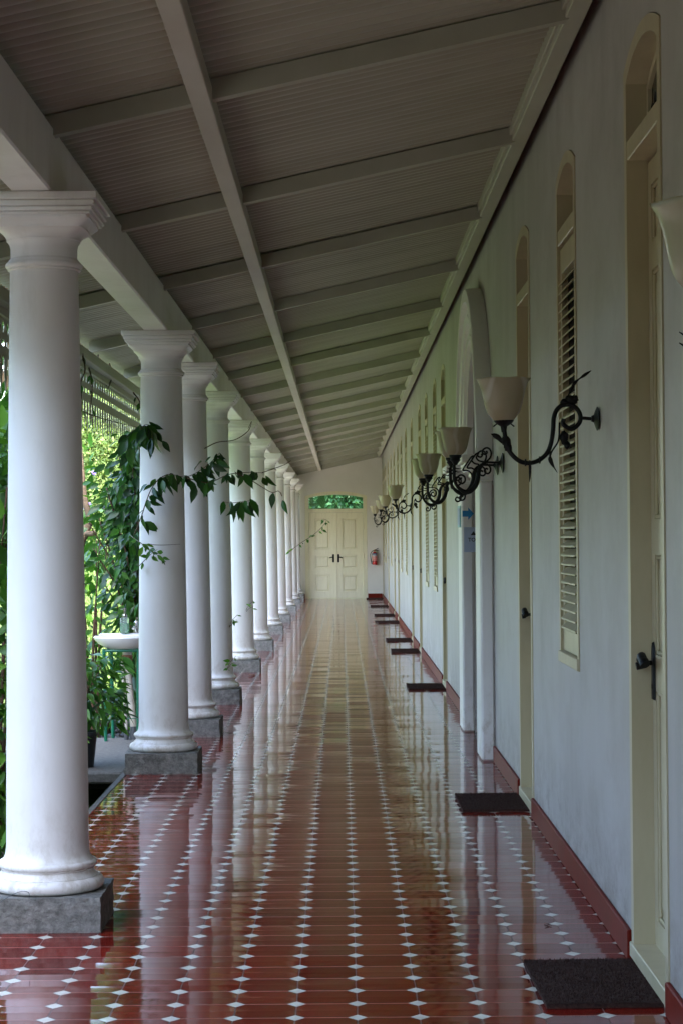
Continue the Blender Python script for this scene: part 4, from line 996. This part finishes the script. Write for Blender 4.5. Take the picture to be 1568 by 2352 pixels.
# hedge bank
def hedge(name, label, x0, x1, y0, y1, h, n, lm, L0, cat='hedge'):
    xc, yc = (x0 + x1) / 2, (y0 + y1) / 2; g0 = float(ground(np.array(xc), np.array(yc))) - .1
    t = empty(name, (xc, yc, g0), label=label, cat=cat)
    # surface points on a lumpy rounded box
    u = rng.uniform(-1, 1, n); v = rng.uniform(0, 1, n)
    ang = v * math.pi                       # section: front face, top, back
    px = u * (x1 - x0) / 2 if (x1 - x0) > (y1 - y0) else None
    if px is not None:
        sec = (y1 - y0) / 2; Yp = -np.cos(ang); Zp = np.sin(ang) ** .45
        lump = 1 + .10 * np.sin(px * 2.3) * np.cos(Zp * 5) + .07 * np.sin(px * 5.1 + Yp * 4)
        P = np.stack([px, np.sign(Yp) * np.abs(Yp) ** .6 * sec * lump, Zp * h * lump], 1)
        Nn = np.stack([np.zeros(n), Yp, Zp * .8], 1)
    else:
        py = u * (y1 - y0) / 2; sec = (x1 - x0) / 2; Xp = -np.cos(ang); Zp = np.sin(ang) ** .45
        lump = 1 + .10 * np.sin(py * 2.3) * np.cos(Zp * 5) + .07 * np.sin(py * 5.1 + Xp * 4)
        P = np.stack([np.sign(Xp) * np.abs(Xp) ** .6 * sec * lump, py, Zp * h * lump], 1)
        Nn = np.stack([Xp, np.zeros(n), Zp * .8], 1)
    P += rng.normal(size=(n, 3)) * .10
    D = Nn + rng.normal(size=(n, 3)) * .8
    L = rng.uniform(.6, 1.3, n) * L0
    leaves_obj('leaves', lm, P, D, Nn + rng.normal(size=(n, 3)) * .5, L, L * .5, t, False)
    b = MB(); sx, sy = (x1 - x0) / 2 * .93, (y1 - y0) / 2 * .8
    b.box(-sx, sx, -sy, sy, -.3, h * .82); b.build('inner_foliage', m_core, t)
    return t
hedge('hedge', 'tall pale green clipped hedge bank behind the lawn between the first two columns', -11, -3.2, 50, 54, 4.3, 80000, m_hedge, .115)
hedge('hedge', 'unseen dark hedge added to block low skylight from the near half of the veranda', -11.5, -8.6, -22, 23, 4.5, 30000, m_tree, .3)  # out of view, added to keep low sky light off the near wall
def tree(label, loc, h, cr, n, L0=.3, group='trees in the garden', cz=.62):
    g0 = float(ground(np.array(loc[0]), np.array(loc[1]))); t = empty('tree', (loc[0], loc[1], g0), label=label, cat='tree', group=group)
    b = MB(); b.tube(catmull([(0, 0, -.2), (.1, .05, h * .25), (-.1, .1, h * .5), (.1, 0, h * .8)], 6), [h * .03 * (1 - .75 * i / 18) for i in range(19)], 10)
    ends = []
    for k in range(9):
        a = k * 2.4; zz = h * (.3 + .05 * k); e = Vector((math.cos(a) * cr * .7, math.sin(a) * cr * .7, zz + h * .2)); ends.append(e)
        b.tube(catmull([(0, 0, zz), e * .5 + Vector((0, 0, zz * .55)), e], 4), [h * .012, h * .011, h * .010, h * .009, h * .008, h * .006, h * .005, h * .004, h * .003], 7)
    b.build('trunk', m_bark, t, smooth='all')
    nc = 46; C = rand_dirs(nc) * (rng.uniform(.3, 1, nc) ** .5)[:, None] * np.array([cr, cr, h * .36]) + [0, 0, h * cz]
    C = np.vstack([C, [tuple(e) for e in ends]]); nc = len(C)
    idx = rng.integers(0, nc, n); rs = rng.uniform(.55, 1.1, nc)[idx] * cr * .27
    d = rand_dirs(n); P = C[idx] + d * (rs * rng.uniform(.5, 1, n))[:, None] * [1, 1, .65]
    D = d + rng.normal(size=(n, 3)) * .6; L = rng.uniform(.6, 1.3, n) * L0
    leaves_obj('crown', m_tree, P, D, d * .6 + [0, 0, .7] + rng.normal(size=(n, 3)) * .4, L, L * .5, t, False); return t
hedge('shrubbery', 'bank of green bushes seen through the fanlight over the far double door', -5, 4.5, 62, 66, 5.6, 42000, m_hedge2, .22, cat='shrubbery')
tree('broad leafy tree whose crown fills the fanlight above the far double door', (-.8, 72, 0), 10.0, 4.6, 16000, .3, cz=.52)
tree('dark tree rising behind the pale hedge, seen through the valance', (-10, 64, 0), 15, 6, 16000, .34)
tree('tree behind the hedge close to the end of the veranda', (-5.4, 68, 0), 14, 5, 16000, .32)
tree('spreading tree standing on the far left of the lawn', (-19, 38, 0), 9, 4.5, 9000, .34)
# grass blades over the visible strip of lawn
n = 26000
gy_ = rng.uniform(16.5, 50, n) ; t_ = rng.uniform(-.150, -.075, n); gx_ = t_ * gy_; keep = gx_ < -1.9; gx_, gy_ = gx_[keep], gy_[keep]; n = len(gx_)
P = np.stack([gx_, gy_, ground(gx_, gy_) - .005], 1); D = rng.normal(size=(n, 3)) * .35 + [0, 0, 1]; L = rng.uniform(.03, .08, n) * (1 + gy_ / 60)
tag(leaves_obj('grass', m_grassb, P, D, rng.normal(size=(n, 3)), L, L * .22, None, False, .3), kind='stuff')
# pebbles behind the slab
b = MB(); 
for k in range(620):
    x = random.uniform(-2.5, -1.5); y = random.uniform(16.4, 19.5); r = random.uniform(.03, .07)
    b.blob((x, y, -.33 + random.uniform(0, .22)), (r, r * random.uniform(.6, 1), r * .6), 7, 4, .1)
tag(b.build('pebbles', m_pebble, smooth='all'), kind='stuff')
# boulders and weeds in the planting bed beside the floor edge
for (x, y, r, lb) in ((-1.75, 12.6, .16, 'dark mossy stone in the bed between the first two columns'), (-1.95, 11.4, .2, 'larger dark stone in the bed behind the nearest column')):
    b = MB(); b.blob((0, 0, 0), (r, r * 1.2, r * .7), 14, 9, .10); o = b.build('stone', m_conc, smooth='all'); o.location = (x, y, -.48 + r * .5); tag(o, lb, 'stone')
# things on the floor
b = MB(); p = at(1258, 2128, 1.56 * F / (2128 - 1236)); 
b.tube([(-.012, .04, .004), (.002, .01, .006), (.012, -.015, .004)], [.002, .003, .001], 5); b.tube([(.002, .0, .005), (-.018, -.03, .004)], [.0025, .001], 5)
o = b.build('dry_twig', m_stem, smooth='all'); o.location = (p.x, p.y, 0); tag(o, 'tiny dry twig on the red tiles between the two nearest doormats', 'twig')
p = at(570, 1551, 1.56 * F / (1551 - 1236))
o = leaves_obj('fallen_leaf', mat('dry_leaf', (.35, .12, .03), .7), [(0, 0, .01), (.05, .05, .01)], [(1, .3, .1), (.3, 1, .1)], [(0, 0, 1), (0, .3, 1)], [.09, .07], [.04, .03]); o.location = (p.x, p.y, 0); tag(o, 'small curled orange brown leaf on the floor by the fifth column', 'leaf')
